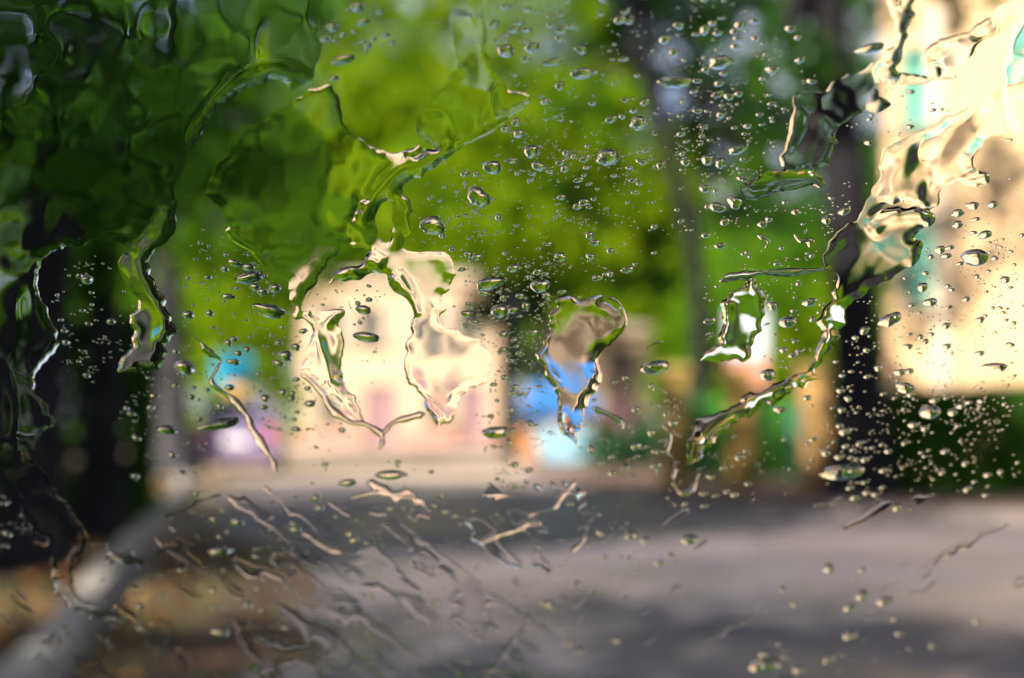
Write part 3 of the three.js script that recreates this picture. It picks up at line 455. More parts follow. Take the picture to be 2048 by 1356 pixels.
// ------------------------------------------------------------------ water on the glass
const waterMat = new THREE.MeshPhysicalMaterial({ color: 0xffffff, roughness: 0, transmission: 1, thickness: 0.001, ior: 1.333 });
const GAP = 0.00006;                                    // the water lies this far off the sheet, so that no two faces share a plane
// a point of the picture on the glass, in the glass's own u (across) and v (up)
function onGlass(px, py) { const r = ray(px, py), k = V().subVectors(GLASS_O, EYE).dot(GLASS_N) / r.dot(GLASS_N), p = r.multiplyScalar(k).add(EYE).sub(GLASS_O); return [p.dot(GLASS_U), p.dot(GLASS_V)]; }
const toCam = new THREE.Matrix4().copy(camera.matrixWorld).invert();
function fromGlass(u, v) { const p = V(u, v, 0).applyMatrix4(glassFrame).applyMatrix4(toCam); return [W / 2 + FPX * p.x / -p.z, H / 2 - FPX * p.y / -p.z]; }

// outlines of the sheets of water, as they lie on the glass
const FILMS = [
  [[-150, -80], [640, -80], [637, 60], [633, 150], [600, 182], [530, 160], [470, 185], [430, 222], [395, 280], [370, 330], [350, 370], [352, 440], [342, 480], [308, 515], [302, 545], [330, 585], [348, 640], [352, 665], [330, 690], [322, 730], [230, 742], [262, 690], [255, 640], [275, 600], [245, 560], [238, 520], [262, 500], [200, 480], [150, 492], [100, 512], [72, 560], [85, 610], [112, 665], [118, 692], [88, 712], [70, 750], [78, 800], [100, 850], [60, 900], [110, 960], [140, 1020], [172, 1080], [150, 1120], [158, 1190], [262, 1240], [180, 1236], [112, 1195], [95, 1110], [60, 1040], [20, 980], [-150, 950]],
  [[648, 175], [700, 255], [780, 305], [838, 292], [800, 332], [742, 390], [716, 430], [690, 478], [672, 505], [640, 548], [610, 590], [592, 640], [578, 600], [580, 560], [545, 535], [500, 500], [455, 480], [442, 430], [412, 400], [432, 330], [505, 245], [605, 200]],
  [[905, -80], [902, 60], [906, 130], [882, 165], [852, 230], [836, 265], [870, 288], [930, 283], [962, 262], [1002, 240], [1062, 200], [1012, 170], [987, 120], [976, 40], [986, -80]],
  [[925, 287], [850, 347], [814, 358], [800, 385], [823, 410], [818, 470], [804, 500], [850, 505], [893, 510], [912, 540], [902, 570], [882, 600], [891, 625], [872, 650], [980, 690], [990, 740], [980, 772], [930, 792], [905, 830], [875, 870], [800, 862], [772, 882], [735, 857], [690, 838], [640, 782], [600, 745], [613, 700], [622, 660], [600, 628], [650, 611], [690, 600], [700, 580], [675, 560], [640, 566], [690, 535], [735, 505], [700, 490], [680, 470], [720, 432], [742, 390], [792, 332], [855, 297]],
  [[1125, 590], [1165, 602], [1200, 584], [1216, 600], [1252, 650], [1230, 690], [1202, 700], [1197, 760], [1186, 800], [1172, 830], [1152, 880], [1140, 902], [1120, 850], [1112, 790], [1085, 745], [1075, 700], [1090, 650]],
  [[1640, 532], [1662, 470], [1702, 440], [1762, 424], [1810, 416], [1868, 420], [1876, 440], [1832, 470], [1850, 492], [1815, 535], [1770, 556], [1740, 572], [1722, 600], [1692, 622], [1682, 660], [1660, 702], [1622, 748], [1590, 766], [1600, 748], [1635, 692], [1640, 660], [1634, 640], [1655, 600], [1668, 556]],
  [[1602, 742], [1652, 752], [1592, 782], [1522, 812], [1472, 842], [1422, 892], [1382, 927], [1372, 892], [1400, 852], [1440, 822], [1510, 784]],
  [[1752, 166], [1790, 143], [1868, 152], [1842, 122], [1880, 80], [1930, 60], [1990, 30], [2220, -90], [2220, 300], [2062, 302], [2040, 270], [1990, 272], [1965, 300], [1955, 340], [1985, 350], [1960, 372], [1885, 376], [1872, 408], [1800, 408], [1762, 418], [1722, 440], [1715, 420], [1762, 350], [1792, 290], [1882, 240], [1932, 200], [1925, 162], [1880, 164], [1800, 172]],
  [[1590, 188], [1650, 176], [1692, 150], [1750, 130], [1784, 100], [1790, 60], [1770, 0], [1765, -80], [1842, -80], [1812, 60], [1792, 135], [1748, 172], [1785, 200], [1760, 216], [1702, 236], [1682, 246], [1660, 300], [1645, 335], [1560, 332], [1568, 290], [1580, 240]],
  [[1440, 602], [1462, 580], [1502, 562], [1530, 622], [1522, 680], [1496, 720], [1442, 727], [1402, 720], [1442, 680]],
  [[1478, 372], [1500, 352], [1545, 344], [1600, 343], [1640, 350], [1645, 372], [1600, 382], [1540, 392], [1500, 396], [1484, 386]],
  [[1940, 1080], [2000, 1040], [2220, 900], [2220, 960], [2060, 1000], [1980, 1070], [1890, 1120], [1850, 1160], [1838, 1140], [1880, 1110]],
];
const DRY = [
  [[680, 562], [720, 562], [745, 547], [770, 548], [790, 577], [813, 602], [818, 640], [806, 700], [812, 760], [850, 800], [880, 840], [860, 920], [760, 930], [720, 830], [700, 790], [695, 700], [674, 650], [690, 622], [679, 590]],
  [[756, 430], [775, 410], [787, 440], [771, 482], [760, 460]],
  [[130, 515], [225, 512], [235, 570], [250, 640], [240, 700], [180, 760], [120, 790], [98, 740], [125, 700], [118, 650], [95, 600], [92, 555]],
  [[1895, 395], [1960, 385], [2060, 330], [2220, 310], [2220, 640], [1890, 640]],
];
// runs of water: [half width, height of the bead in mm, points ...]
const RUNS = [
  [5, 0.35, [1210, 590], [1240, 610], [1252, 640], [1242, 668]],
  [5, 0.3, [1285, 705], [1300, 690], [1330, 682]],
  [7, 0.5, [366, 663], [402, 690], [414, 704], [442, 722], [424, 760], [444, 782], [482, 812], [502, 852], [522, 884], [545, 925], [560, 960]],
  [9, 0.55, [1432, 566], [1470, 552], [1520, 548], [1580, 545], [1655, 540]],
  [8, 0.5, [600, 748], [640, 782], [682, 836], [740, 855], [765, 872], [760, 900]],
  [8, 0.6, [765, 868], [790, 845], [830, 832], [850, 828]],
  [6, 0.4, [1322, 838], [1338, 862], [1336, 900], [1352, 930], [1345, 962], [1372, 985], [1420, 900]],
  [7, 0.5, [1180, 815], [1215, 828], [1245, 850], [1238, 862]],
  [6, 0.4, [1160, 955], [1130, 985], [1110, 1012], [1060, 1030]],
  [8, 0.5, [40, 790], [58, 830], [45, 870], [72, 905]],
  [5, 0.3, [600, 1060], [640, 1085], [690, 1110]],
  [5, 0.3, [760, 1172], [810, 1192], [870, 1210]],
  [5, 0.3, [920, 1238], [1000, 1262]],
  [5, 0.35, [150, 1215], [210, 1232], [262, 1248]],
  [6, 0.4, [215, 1072], [225, 1110], [290, 1118], [340, 1090]],
  [5, 0.3, [310, 1045], [360, 1020], [400, 1000], [450, 985]],
  [6, 0.45, [960, 1085], [1010, 1068], [1050, 1050], [1085, 1045]],
  [5, 0.35, [690, 1000], [740, 985], [800, 995], [850, 1000]],
  [5, 0.3, [985, 1350], [1010, 1300], [1040, 1270], [1060, 1220]],
  [5, 0.3, [1140, 1110], [1165, 1080], [1180, 1050]],
  [6, 0.35, [850, 300], [880, 312], [925, 290], [975, 262], [1048, 212]],
  [5, 0.4, [1505, 470], [1540, 480], [1525, 500]],
  [6, 0.5, [1580, 462], [1600, 482], [1622, 480], [1615, 500]],
];
// thick rims standing up inside the sheets: [half width, height in mm, points ...]
const RIMS = [
  [16, 0.42, [622, 160], [560, 146], [500, 160], [450, 196], [410, 248], [372, 312]],
  [14, 0.4, [1756, 160], [1800, 142], [1850, 145], [1882, 150]], [16, 0.4, [1835, 128], [1880, 85], [1940, 62], [1990, 40]],
  [18, 0.45, [690, 540], [735, 520], [765, 538]], [14, 0.4, [780, 552], [815, 590], [830, 640]], [18, 0.4, [925, 292], [850, 320], [790, 350], [735, 410], [712, 450]],
  [16, 0.4, [1660, 560], [1652, 610], [1640, 650], [1650, 680], [1615, 740]], [20, 0.45, [1590, 766], [1510, 798], [1440, 838], [1395, 890]],
  [16, 0.35, [1770, 20], [1790, 80], [1770, 130]], [18, 0.4, [335, 410], [320, 470], [280, 520], [300, 580], [335, 640], [310, 710]],
  [16, 0.35, [100, 520], [76, 570], [108, 660], [92, 710], [66, 770], [90, 850]], [20, 0.35, [30, 560], [40, 660], [18, 740], [34, 840], [20, 900]], [12, 0.3, [1090, 650], [1080, 710], [1110, 770], [1118, 830], [1140, 890]],
  [12, 0.35, [1890, 380], [1950, 362], [1980, 352]], [16, 0.35, [1735, 470], [1790, 432], [1860, 425]], [12, 0.25, [1490, 370], [1560, 362], [1640, 360]],
  [16, 0.3, [1455, 600], [1450, 640], [1440, 700]], [14, 0.3, [640, 565], [670, 552], [720, 540]], [14, 0.3, [610, 640], [640, 700], [660, 780]],
];
const WATER = [];
const CALM = [[940, 720, 130], [650, 720, 80], [520, 330, 190]];   // where the water runs out thin
const smooth = (a, b, x) => { const t = Math.min(1, Math.max(0, (x - a) / (b - a))); return t * t * (3 - 2 * t); };
function rounded(poly, closed, step = 5) { const c = new THREE.CatmullRomCurve3(poly.map(([x, y]) => V(x, y, 0)), closed, 'centripetal'); return c.getPoints(Math.ceil(c.getLength() / step)).map((p) => [p.x, p.y]); }
function inside(poly, x, y) { let c = false; for (let i = 0, j = poly.length - 1; i < poly.length; j = i++) { const [xi, yi] = poly[i], [xj, yj] = poly[j]; if ((yi > y) !== (yj > y) && x < (xj - xi) * (y - yi) / (yj - yi) + xi) c = !c; } return c; }
const bounds = (p, m = 0) => [Math.min(...p.map((q) => q[0])) - m, Math.min(...p.map((q) => q[1])) - m, Math.max(...p.map((q) => q[0])) + m, Math.max(...p.map((q) => q[1])) + m];
const within = (b, x, y) => x > b[0] && x < b[2] && y > b[1] && y < b[3];
const films = FILMS.map((p) => { const q = rounded(p, true, 9); return { q, b: bounds(q) }; }), dry = DRY.map((p) => { const q = rounded(p, true, 9); return { q, b: bounds(q) }; });
const lines = (list, m) => list.map(([w, h, ...p]) => { const q = rounded(p, false, 7); return { w, h, q, b: bounds(q, w * m) }; });
const runs = lines(RUNS, 2.2), rims = lines(RIMS, 2.6);
function near(q, x, y) { let d = 1e9, t = 0; for (let i = 0; i + 1 < q.length; i++) { const ax = q[i][0], ay = q[i][1], dx = q[i + 1][0] - ax, dy = q[i + 1][1] - ay, L = dx * dx + dy * dy || 1e-9, s = Math.min(1, Math.max(0, ((x - ax) * dx + (y - ay) * dy) / L)), e = (x - ax - dx * s) ** 2 + (y - ay - dy * s) ** 2; if (e < d) { d = e; t = (i + s) / (q.length - 1); } } return [Math.sqrt(d), t]; }

const STEP = 0.00027, U0 = -0.16, V1 = onGlass(1024, -90)[1], V0 = onGlass(1024, 1450)[1];
const NU = Math.ceil(0.32 / STEP) + 1, NV = Math.ceil((V1 - V0) / STEP) + 1;
const field = new Float32Array(NU * NV), wet = new Uint8Array(NU * NV), PX = new Float32Array(NU * NV), PY = new Float32Array(NU * NV);
for (let j = 0; j < NV; j++) for (let i = 0; i < NU; i++) {
  const k = j * NU + i, [x0, y0] = fromGlass(U0 + i * STEP, V0 + j * STEP);
  PX[k] = x0; PY[k] = y0;
  const x = x0 + 17 * (noise2(x0 / 52, y0 / 52, 1) - 0.5) + 13 * (noise2(x0 / 15, y0 / 15, 2) - 0.5) + 6 * (noise2(x0 / 6.5, y0 / 6.5, 5) - 0.5), y = y0 + 15 * (noise2(x0 / 52, y0 / 52, 3) - 0.5) + 13 * (noise2(x0 / 15, y0 / 15, 4) - 0.5) + 6 * (noise2(x0 / 6.5, y0 / 6.5, 6) - 0.5);
  let m = 0;
  for (const f of films) if (within(f.b, x, y) && inside(f.q, x, y)) { m = 1; break; }
  if (m) for (const f of dry) if (within(f.b, x, y) && inside(f.q, x, y)) { m = 0; break; }
  if (!m && y0 > 930) {                                 // ragged streaks low on the glass, drawn out along the slope
    const s = x0 * 0.82 + y0 * 0.57, c = -x0 * 0.57 + y0 * 0.82, lean = x0 < 1150 ? s / 70 : (x0 * 0.85 - y0 * 0.5) / 90, cross = x0 < 1150 ? c / 26 : (x0 * 0.5 + y0 * 0.85) / 30;
    const n = fbm(lean, cross, 31, 3) - 0.5 + 0.13 * smooth(940, 1050, y0) * smooth(380, 560, x0) * smooth(1300, 900, x0) - 0.09 * smooth(1100, 1400, x0) - 0.2 * smooth(990, 930, y0);
    if (n > 0.15) m = 1;
  }
  wet[k] = m;
}
function edt(mask, want) {                              // distance, in cells, to the nearest cell that is not `want`
  const INF = 1e9, f = new Float32Array(NU * NV);
  for (let k = 0; k < f.length; k++) f[k] = mask[k] === want ? INF : 0;
  const pass = (n, at0, st) => {
    const v = new Int32Array(n), z = new Float64Array(n + 1), g = new Float64Array(n); let q = 0;
    for (let i = 0; i < n; i++) g[i] = f[at0 + i * st];
    v[0] = 0; z[0] = -INF; z[1] = INF;
    for (let i = 1; i < n; i++) { let s = ((g[i] + i * i) - (g[v[q]] + v[q] * v[q])) / (2 * i - 2 * v[q]); while (s <= z[q]) { q--; s = ((g[i] + i * i) - (g[v[q]] + v[q] * v[q])) / (2 * i - 2 * v[q]); } q++; v[q] = i; z[q] = s; z[q + 1] = INF; }
    q = 0; for (let i = 0; i < n; i++) { while (z[q + 1] < i) q++; f[at0 + i * st] = (i - v[q]) ** 2 + g[v[q]]; }
  };
  for (let i = 0; i < NU; i++) pass(NV, i, NU);
  for (let j = 0; j < NV; j++) pass(NU, j * NU, 1);
  for (let k = 0; k < f.length; k++) f[k] = Math.sqrt(f[k]);
  return f;
}
const dIn = edt(wet, 1), dOut = edt(wet, 0), sdf = new Float32Array(NU * NV);
for (let k = 0; k < sdf.length; k++) sdf[k] = Math.min(60, Math.max(-60, (dIn[k] - dOut[k] + (wet[k] ? -0.5 : 0.5)))) * STEP * 1000;   // mm, positive under water
function blur(a, n) { for (let p = 0; p < n; p++) { const b = a.slice(); for (let j = 1; j < NV - 1; j++) for (let i = 1; i < NU - 1; i++) { const k = j * NU + i; a[k] = (4 * b[k] + 2 * (b[k - 1] + b[k + 1] + b[k - NU] + b[k + NU]) + b[k - NU - 1] + b[k - NU + 1] + b[k + NU - 1] + b[k + NU + 1]) / 16; } } }
blur(sdf, 2);
for (let k = 0; k < field.length; k++) {
  const x0 = PX[k], y0 = PY[k], d = sdf[k]; let h;
  if (d > 0) {
    const low = smooth(930, 1020, y0), top = (0.03 + 0.22 * smooth(0.3, 0.75, fbm(x0 / 95, y0 / 95, 7, 2))) * (1 - 0.6 * low) * CALM.reduce((f, [cx, cy, cr]) => f * (0.2 + 0.8 * smooth(cr * 0.6, cr, Math.hypot(x0 - cx, y0 - cy))), 1);
    const amp = (0.27 + 0.04 * smooth(520, 200, x0) + 0.15 * smooth(1500, 1700, x0)) * (1 - 0.55 * low);
    const qx = x0 + 60 * (noise2(x0 / 130, y0 / 130, 61) - 0.5), qy = y0 + 60 * (noise2(x0 / 130, y0 / 130, 62) - 0.5), along = x0 < 700 ? [(qx * 0.97 + qy * 0.24) / 82, (qy * 0.97 - qx * 0.24) / 150] : x0 > 1500 ? [(qx * 0.75 + qy * 0.66) / 64, (qx * 0.66 - qy * 0.75) / 170] : [(qx * 0.9 + qy * 0.43) / 85, (qy * 0.9 - qx * 0.43) / 110];
    const wave = amp * (0.86 * noise2(along[0], along[1], 13) + 0.14 * noise2(along[0] * 2.3 + 5, along[1] * 2.3, 14) - 0.35) + 0.05 * (noise2(x0 / 34, y0 / 40, 19) - 0.5);
    h = top * (1 - Math.exp(-d / 0.3)) + wave * smooth(0, 2.6, d);
    for (const r of rims) if (within(r.b, x0, y0)) { const [e, t] = near(r.q, x0, y0); h += (x0 < 420 ? 0.5 : 0.75) * r.h * Math.exp(-((e / r.w) ** 2)) * smooth(0, 0.5, d) * smooth(0, 0.12, t) * smooth(1, 0.88, t); }
    h = Math.max(h, 0.02 * smooth(0, 0.2, d) + 0.0005);
  } else h = 0.5 * d;
  const wx = x0 + 7 * (noise2(x0 / 22, y0 / 22, 41) - 0.5), wy = y0 + 7 * (noise2(x0 / 22, y0 / 22, 43) - 0.5);
  for (const r of runs) if (within(r.b, wx, wy)) {
    const [e, t] = near(r.q, wx, wy), w = r.w * (0.3 + 1.1 * noise2(t * r.q.length * 0.4, 0.5, 47)) * (0.35 + 0.65 * smooth(0, 0.15, t) * smooth(1, 0.85, t)), g = 0.5 * r.h * (1 - (e / w) ** 2);
    h = g > h ? Math.max(g, h) : h;
  }
  field[k] = h;
}
blur(field, 3);
// sheets that hang together become one body of water each
{
  const cw = NU - 1, ch = NV - 1, comp = new Int32Array(cw * ch).fill(-1), stack = [], sizes = [];
  const cellWet = (c) => { const i = c % cw, j = (c / cw) | 0, k = j * NU + i; return field[k] > 0 || field[k + 1] > 0 || field[k + NU] > 0 || field[k + NU + 1] > 0; };
  for (let c = 0; c < cw * ch; c++) if (comp[c] < 0 && cellWet(c)) {
    const id = sizes.length; let n = 0; stack.push(c); comp[c] = id;
    while (stack.length) { const q = stack.pop(), i = q % cw, j = (q / cw) | 0; n++; for (const [a, b] of [[1, 0], [-1, 0], [0, 1], [0, -1]]) { const x = i + a, y = j + b; if (x < 0 || y < 0 || x >= cw || y >= ch) continue; const e = y * cw + x; if (comp[e] < 0 && cellWet(e)) { comp[e] = id; stack.push(e); } } }
    sizes.push(n);
  }
  const MIN = 40, data = sizes.map((n) => n < MIN ? null : { pos: [], nor: [], idx: [], map: new Map(), back: [], bmap: new Map() });
  const grad = (i, j) => { const a = Math.max(0, i - 1), b = Math.min(NU - 1, i + 1), c = Math.max(0, j - 1), d = Math.min(NV - 1, j + 1); return [(field[j * NU + b] - field[j * NU + a]) / ((b - a) * STEP * 1000), (field[d * NU + i] - field[c * NU + i]) / ((d - c) * STEP * 1000)]; };
  const vert = (D, i, j, front) => {                    // grid vertex
    const key = j * NU + i, M = front ? D.map : D.bmap; if (M.has(key)) return M.get(key);
    const h = Math.max(0, field[key]) / 1000, n = D.pos.length / 3; D.pos.push(U0 + i * STEP, V0 + j * STEP, -(GAP + (front ? h : 0)));
    if (front) { const [a, b] = grad(i, j), L = Math.hypot(a, b, 1); D.nor.push(-a / L, -b / L, -1 / L); } else D.nor.push(0, 0, 1);
    M.set(key, n); return n;
  };
  const cut = (D, a, b, front) => {                     // where the water line crosses a grid edge
    const ka = a[1] * NU + a[0], kb = b[1] * NU + b[0], key = (ka < kb ? ka * NU * NV + kb : kb * NU * NV + ka) + NU * NV, M = front ? D.map : D.bmap; if (M.has(key)) return M.get(key);
    const t = field[ka] / (field[ka] - field[kb]), n = D.pos.length / 3; D.pos.push(U0 + (a[0] + (b[0] - a[0]) * t) * STEP, V0 + (a[1] + (b[1] - a[1]) * t) * STEP, -GAP);
    if (front) { const p = grad(...a), q = grad(...b), x = p[0] + (q[0] - p[0]) * t, y = p[1] + (q[1] - p[1]) * t, L = Math.hypot(x, y, 1); D.nor.push(-x / L, -y / L, -1 / L); } else D.nor.push(0, 0, 1);
    M.set(key, n); return n;
  };
  const tri = (D, pts, front) => {
    const out = [];
    for (let q = 0; q < 3; q++) { const a = pts[q], b = pts[(q + 1) % 3], fa = field[a[1] * NU + a[0]] > 0, fb = field[b[1] * NU + b[0]] > 0; if (fa) out.push(vert(D, a[0], a[1], front)); if (fa !== fb) out.push(cut(D, a, b, front)); }
    for (let q = 1; q + 1 < out.length; q++) front ? D.idx.push(out[0], out[q + 1], out[q]) : D.idx.push(out[0], out[q], out[q + 1]);
  };
  for (let j = 0; j < ch; j++) {
    let from = -1;
    for (let i = 0; i <= cw; i++) {
      const c = j * cw + i, D = i < cw && comp[c] >= 0 ? data[comp[c]] : null, k = j * NU + i;
      const full = D && field[k] > 0 && field[k + 1] > 0 && field[k + NU] > 0 && field[k + NU + 1] > 0;
      if (!full && from >= 0) { const E = data[comp[c - 1]], a = vert(E, from, j, false), b = vert(E, i, j, false), e = vert(E, i, j + 1, false), f = vert(E, from, j + 1, false); E.idx.push(a, b, e, a, e, f); from = -1; }
      if (!D) continue;
      tri(D, [[i, j], [i + 1, j], [i + 1, j + 1]], true); tri(D, [[i, j], [i + 1, j + 1], [i, j + 1]], true);
      if (full) { if (from < 0) from = i; } else { tri(D, [[i, j], [i + 1, j], [i + 1, j + 1]], false); tri(D, [[i, j], [i + 1, j + 1], [i, j + 1]], false); }
    }
  }
  const order = data.map((D, id) => [D, sizes[id], id]).filter((q) => q[0] && q[0].idx.length).sort((a, b) => b[1] - a[1]);
  let tris = 0;
  order.forEach(([D, n, id]) => {
    const g = new THREE.BufferGeometry(); g.setAttribute('position', new THREE.Float32BufferAttribute(D.pos, 3)); g.setAttribute('normal', new THREE.Float32BufferAttribute(D.nor, 3)); g.setIndex(D.idx); tris += D.idx.length / 3;
    let x = 0, y = 0, c = 0; for (let q = 0; q < D.pos.length; q += 3) { const [a, b] = fromGlass(D.pos[q], D.pos[q + 1]); x += a; y += b; c++; } x /= c; y /= c;
    const o = part(n > 2500 ? 'water_sheet' : 'water_streak', g, waterMat, scene); o.applyMatrix4(glassFrame);
    WATER.push({ o, n, x, y });
  });
  console.log('water bodies', order.length, 'triangles', tris, NU, NV);
}
// ------------------------------------------------------------------ raindrops
function dropGeometry(seed, rings, seg, wobble, sag) {  // radius 1 across, height 1, closed below
  const r = rng(seed), ph = [r() * 6.3, r() * 6.3, r() * 6.3, r() * 6.3], am = [0.09, 0.055, 0.03, 0.022].map((a) => a * wobble * (0.4 + r()));
  const rad = (t) => 1 + am[0] * Math.cos(2 * t + ph[0]) + am[1] * Math.cos(3 * t + ph[1]) + am[2] * Math.cos(5 * t + ph[2]) + am[3] * Math.cos(7 * t + ph[3]);
  const pos = [], idx = [], col = seg;
  pos.push(0, -sag, -1);
  for (let i = 1; i <= rings; i++) { const q = Math.sin(i / rings * Math.PI / 2), c = q * q, z = Math.pow(1 - c, 0.72); for (let j = 0; j < seg; j++) { const t = j / seg * 2 * Math.PI, k = rad(t) * (c > 0 ? q : 0); pos.push(k * Math.cos(t), k * Math.sin(t) - sag * z, -z); } }
  for (let j = 0; j < seg; j++) { const a = 1 + j, b = 1 + (j + 1) % seg; idx.push(0, b, a); for (let i = 0; i + 1 < rings; i++) { const p = a + i * seg, q = b + i * seg; idx.push(p, q, q + seg, p, q + seg, p + seg); } }
  const dome = new THREE.BufferGeometry(); dome.setAttribute('position', new THREE.Float32BufferAttribute(pos, 3)); dome.setIndex(idx); dome.computeVertexNormals();
  const fp = [0, 0, 0], fi = []; for (let j = 0; j < seg; j++) { const t = j / seg * 2 * Math.PI; fp.push(rad(t) * Math.cos(t), rad(t) * Math.sin(t), 0); fi.push(0, 1 + j, 1 + (j + 1) % seg); }
  const foot = new THREE.BufferGeometry(); foot.setAttribute('position', new THREE.Float32BufferAttribute(fp, 3)); foot.setIndex(fi); foot.computeVertexNormals();
  return mergeGeometries([dome, foot]);
}
const bigDrops = [], smallDrops = []; for (let k = 0; k < 22; k++) bigDrops.push(dropGeometry(900 + k, 10, 36, 0.5 + (k % 4) * 0.45, 0.06)); for (let k = 0; k < 8; k++) smallDrops.push(dropGeometry(950 + k, 6, 18, 1.2, 0.08));
const DROPS = [[540, 622, 34, 13], [500, 556, 28, 13], [550, 577, 13, 9], [497, 535, 13, 8], [470, 527, 14, 7], [733, 675, 26, 11], [727, 620, 17, 9], [985, 335, 20, 13], [1012, 102, 20, 11], [1065, 95, 14, 11], [1105, 125, 18, 8], [1163, 147, 22, 12], [1162, 100, 12, 9], [1215, 315, 24, 16], [1277, 247, 18, 14], [1063, 303, 17, 12], [1077, 333, 13, 10], [957, 395, 22, 20], [865, 452, 30, 16], [980, 567, 28, 14], [1080, 572, 22, 12], [1027, 537, 13, 8], [1000, 622, 18, 14], [1033, 245, 10, 8], [1038, 268, 11, 9], [1350, 165, 30, 13], [1440, 125, 22, 15], [1348, 105, 10, 8], [1545, 140, 13, 10], [1475, 300, 18, 10], [1415, 320, 12, 12], [1440, 327, 12, 9], [1470, 405, 16, 12], [1435, 415, 16, 10], [1740, 98, 26, 12], [1945, 412, 14, 8], [1985, 410, 10, 8], [1915, 427, 12, 9], [1950, 515, 30, 16], [1915, 450, 11, 8], [1845, 575, 12, 9], [1860, 605, 16, 8], [1780, 640, 22, 14], [1810, 775, 22, 10], [1800, 745, 12, 8], [1860, 825, 22, 13], [1905, 825, 10, 8], [1990, 735, 28, 9], [1685, 945, 42, 16], [1575, 645, 18, 11], [1545, 612, 12, 9], [1620, 605, 14, 9], [1535, 750, 20, 10], [1540, 820, 16, 9], [1320, 685, 28, 9], [1310, 735, 28, 14], [370, 735, 22, 14], [335, 860, 22, 9], [440, 850, 40, 11], [570, 712, 16, 10], [620, 808, 10, 8], [530, 797, 10, 7], [565, 785, 8, 7], [435, 780, 8, 6], [705, 1025, 26, 14], [810, 985, 45, 9], [440, 1103, 24, 9], [285, 1138, 28, 9], [590, 1075, 16, 8], [480, 1188, 22, 7], [460, 1265, 22, 10], [640, 1325, 18, 9], [905, 1335, 26, 12], [780, 950, 30, 9], [715, 965, 22, 9], [1530, 1330, 34, 14], [1745, 1190, 18, 13], [1680, 1270, 18, 13], [1380, 1080, 16, 10], [990, 865, 30, 11], [175, 560, 12, 9], [665, 120, 32, 12], [590, 182, 12, 8], [668, 157, 10, 6], [665, 55, 14, 8], [725, 45, 14, 8], [715, 15, 14, 10], [555, 495, 30, 9], [510, 575, 12, 8], [1255, 540, 12, 7], [1120, 515, 14, 9], [1290, 205, 9, 7], [1330, 80, 12, 10], [1240, 40, 12, 9], [1480, 50, 12, 10], [1410, 60, 12, 10], [1600, 120, 10, 8], [1880, 500, 12, 8], [1970, 470, 14, 9], [2010, 560, 10, 8], [1960, 640, 9, 7], [2020, 690, 9, 6]];
const SPREAD = [[1250, 180, 290, 200, 260, 10], [1470, 200, 150, 230, 190, 11], [1100, 430, 240, 160, 230, 9], [1040, 650, 120, 130, 260, 9], [1030, 860, 70, 120, 80, 8], [520, 640, 160, 210, 230, 9], [190, 640, 90, 150, 70, 8], [745, 650, 70, 100, 28, 8], [1560, 640, 170, 110, 80, 9], [1720, 800, 120, 200, 150, 9], [1930, 650, 140, 220, 200, 8], [1540, 480, 160, 80, 60, 10], [1860, 900, 210, 120, 120, 8], [650, 830, 90, 90, 45, 8], [340, 850, 110, 130, 70, 8], [60, 1020, 80, 120, 40, 11], [700, 1110, 330, 170, 300, 12], [1100, 1150, 220, 170, 110, 11], [1700, 1250, 330, 110, 45, 12], [1260, 850, 110, 110, 70, 9], [1400, 920, 220, 90, 60, 10], [1810, 260, 110, 90, 45, 8], [1010, 40, 150, 60, 50, 9], [710, 60, 80, 80, 40, 10], [900, 480, 90, 110, 60, 7], [330, 1180, 200, 120, 50, 11], [2100, 500, 90, 500, 60, 9], [1150, -60, 700, 50, 60, 9], [1700, 430, 60, 90, 30, 7]];
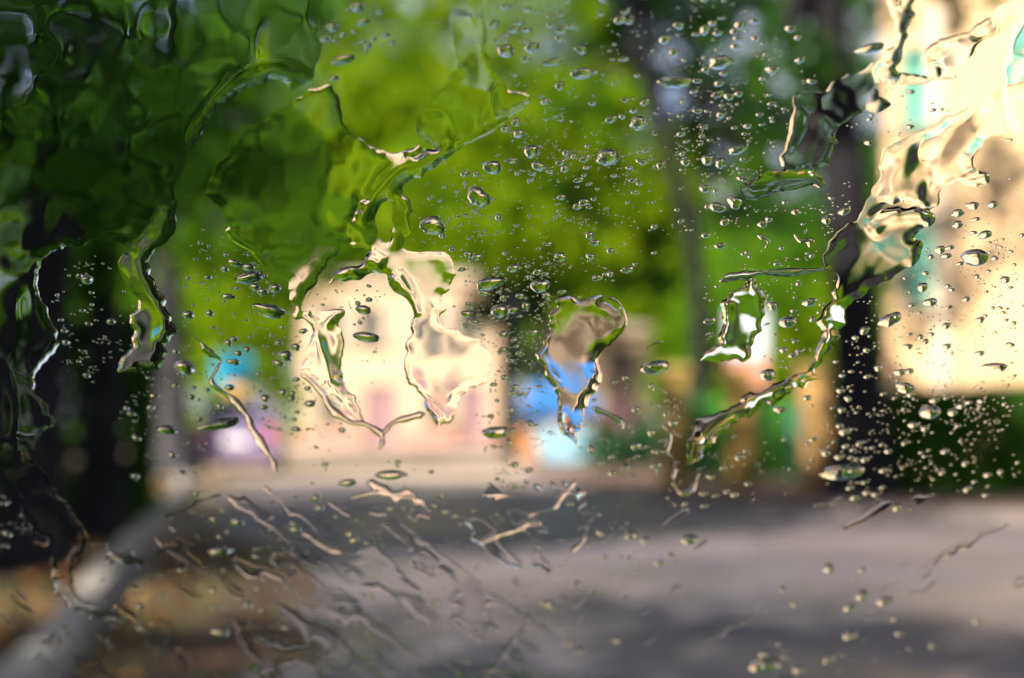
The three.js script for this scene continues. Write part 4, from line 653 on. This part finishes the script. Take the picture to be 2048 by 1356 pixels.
{
  const r = rng(1234), all = [], cells = new Map();
  const wetAt = (u, v) => { const i = Math.round((u - U0) / STEP), j = Math.round((v - V0) / STEP); return i < 0 || j < 0 || i >= NU || j >= NV ? 9 : Math.max(sdf[j * NU + i], field[j * NU + i] > 0 ? 1 : -9); };
  const clear = (u, v, s, tight) => { const n = 10; if (wetAt(u, v) > -0.1) return false; for (let k = 0; k < n; k++) if (wetAt(u + s * Math.cos(k * 0.63), v + s * Math.sin(k * 0.63)) > -0.06) return false; const ci = Math.floor(u / 0.008), cj = Math.floor(v / 0.008); for (let a = -1; a <= 1; a++) for (let b = -1; b <= 1; b++) for (const q of cells.get(`${ci + a},${cj + b}`) || []) if (Math.hypot(q.u - u, (q.v - v)) < (q.s + s) * tight) return false; return true; };
  const add = (px, py, a, b, tight, kind) => {
    const [u, v] = onGlass(px, py), mx = onGlass(px + 1, py)[0] - u, my = v - onGlass(px, py + 1)[1], A = a * mx, B = b * my;
    if (!clear(u, v, Math.max(A, B) * 0.95, tight)) return false;
    const d = { u, v, A, B, s: Math.max(A, B), turn: (r() - 0.35) * 0.5, kind, px, py }; all.push(d); const key = `${Math.floor(u / 0.008)},${Math.floor(v / 0.008)}`; if (!cells.has(key)) cells.set(key, []); cells.get(key).push(d); return true;
  };
  for (const [x, y, a, b] of DROPS) if (!add(x, y, a, b, 0.6, 'big')) { const q = [[20, 0], [-20, 0], [0, 16], [0, -16]].some(([p, w]) => add(x + p, y + w, a * 0.8, b * 0.8, 0.6, 'big')); }
  for (const [cx, cy, rx, ry, n, s] of SPREAD) for (let k = 0; k < n; k++) {
    const t = r() * 6.283, q = Math.sqrt(r()) * (0.8 + 0.4 * r()), z = 1.5 + (s - 1.5) * Math.pow(r(), 2.4);
    const px = cx + rx * q * Math.cos(t), py = cy + ry * q * Math.sin(t); add(px, py, z * (1 + 0.5 * r()), z * (0.65 + 0.3 * r()), 0.8, 'small');
    if (r() < 0.35) for (let w = 0; w < 3; w++) add(px + gauss(r) * 22, py + gauss(r) * 14, 1.3 + 1.6 * r(), 1.1 + 1.1 * r(), 0.85, 'small');
  }
  all.sort((p, q) => q.A * q.B - p.A * p.B);
  const solo = all.slice(0, 300), rest = all.slice(300), m = new THREE.Matrix4(), rot = new THREE.Matrix4(), sc = new THREE.Matrix4();
  const place = (d, k) => m.copy(glassFrame).multiply(rot.makeTranslation(d.u, d.v, -GAP)).multiply(rot.makeRotationZ(d.turn)).multiply(sc.makeScale(d.A, d.B, Math.min(d.A, d.B) * d.hgt));
  solo.forEach((d, i) => {
    const o = part('raindrop', bigDrops[i % bigDrops.length], waterMat, scene), flat = d.A / d.B; d.hgt = 0.34 + 0.16 * r();
    place(d).decompose(o.position, o.quaternion, o.scale);
    const size = d.A > 0.0019 ? 'large' : d.A > 0.001 ? 'middling' : 'small', form = flat > 2.1 ? 'long drawn out' : flat > 1.25 ? 'oval' : 'round';
    const where = d.py > 900 ? 'low on' : d.py > 450 ? 'halfway up' : 'high on';
    tag(o, `${size} ${form} raindrop ${where} the windscreen`, 'raindrop', `${size} ${form} raindrops ${where} the windscreen`);
  });
  const groups = smallDrops.map(() => []); rest.forEach((d, i) => { d.hgt = 0.38 + 0.2 * r(); groups[i % smallDrops.length].push(d); });
  const fine = new THREE.Group(); fine.name = 'fine_rain_spray'; tag(fine, 'fine spray of tiny droplets scattered over the windscreen', 'droplets', null, 'stuff'); scene.add(fine);
  groups.forEach((g, k) => { const im = new THREE.InstancedMesh(smallDrops[k], waterMat, g.length); im.name = 'droplets'; im.userData.kind = 'stuff'; g.forEach((d, i) => im.setMatrixAt(i, place(d))); fine.add(im); });
  console.log('drops', all.length);
}
// names for the bodies of water, by what they look like and lie beside
WATER.forEach((w) => {
  const big = w.n > 2500, low = w.y > 930;
  const one = !big ? null : w.n > 60000 ? 'widest rippled sheet of rain water, hanging over the dark verge trees' : w.x > 1500 && !low ? 'torn sheet of rain water hanging over the warm facade' : w.x < 1000 && !low ? 'branching sheet of rain water running down over the cream building' : !low ? 'small tongue of rain water ending over the blue stall' : null;
  if (one) tag(w.o, one, 'water');
  else if (big) tag(w.o, 'ragged broad patch of rain water low on the windscreen', 'water', 'ragged water patches low on the windscreen');
  else tag(w.o, `thin streak of rain water ${low ? 'low' : w.y > 450 ? 'halfway up' : 'high'} on the windscreen`, 'water', `thin water streaks ${low ? 'low' : w.y > 450 ? 'halfway up' : 'high'} on the windscreen`);
});

renderer.render(scene, camera);
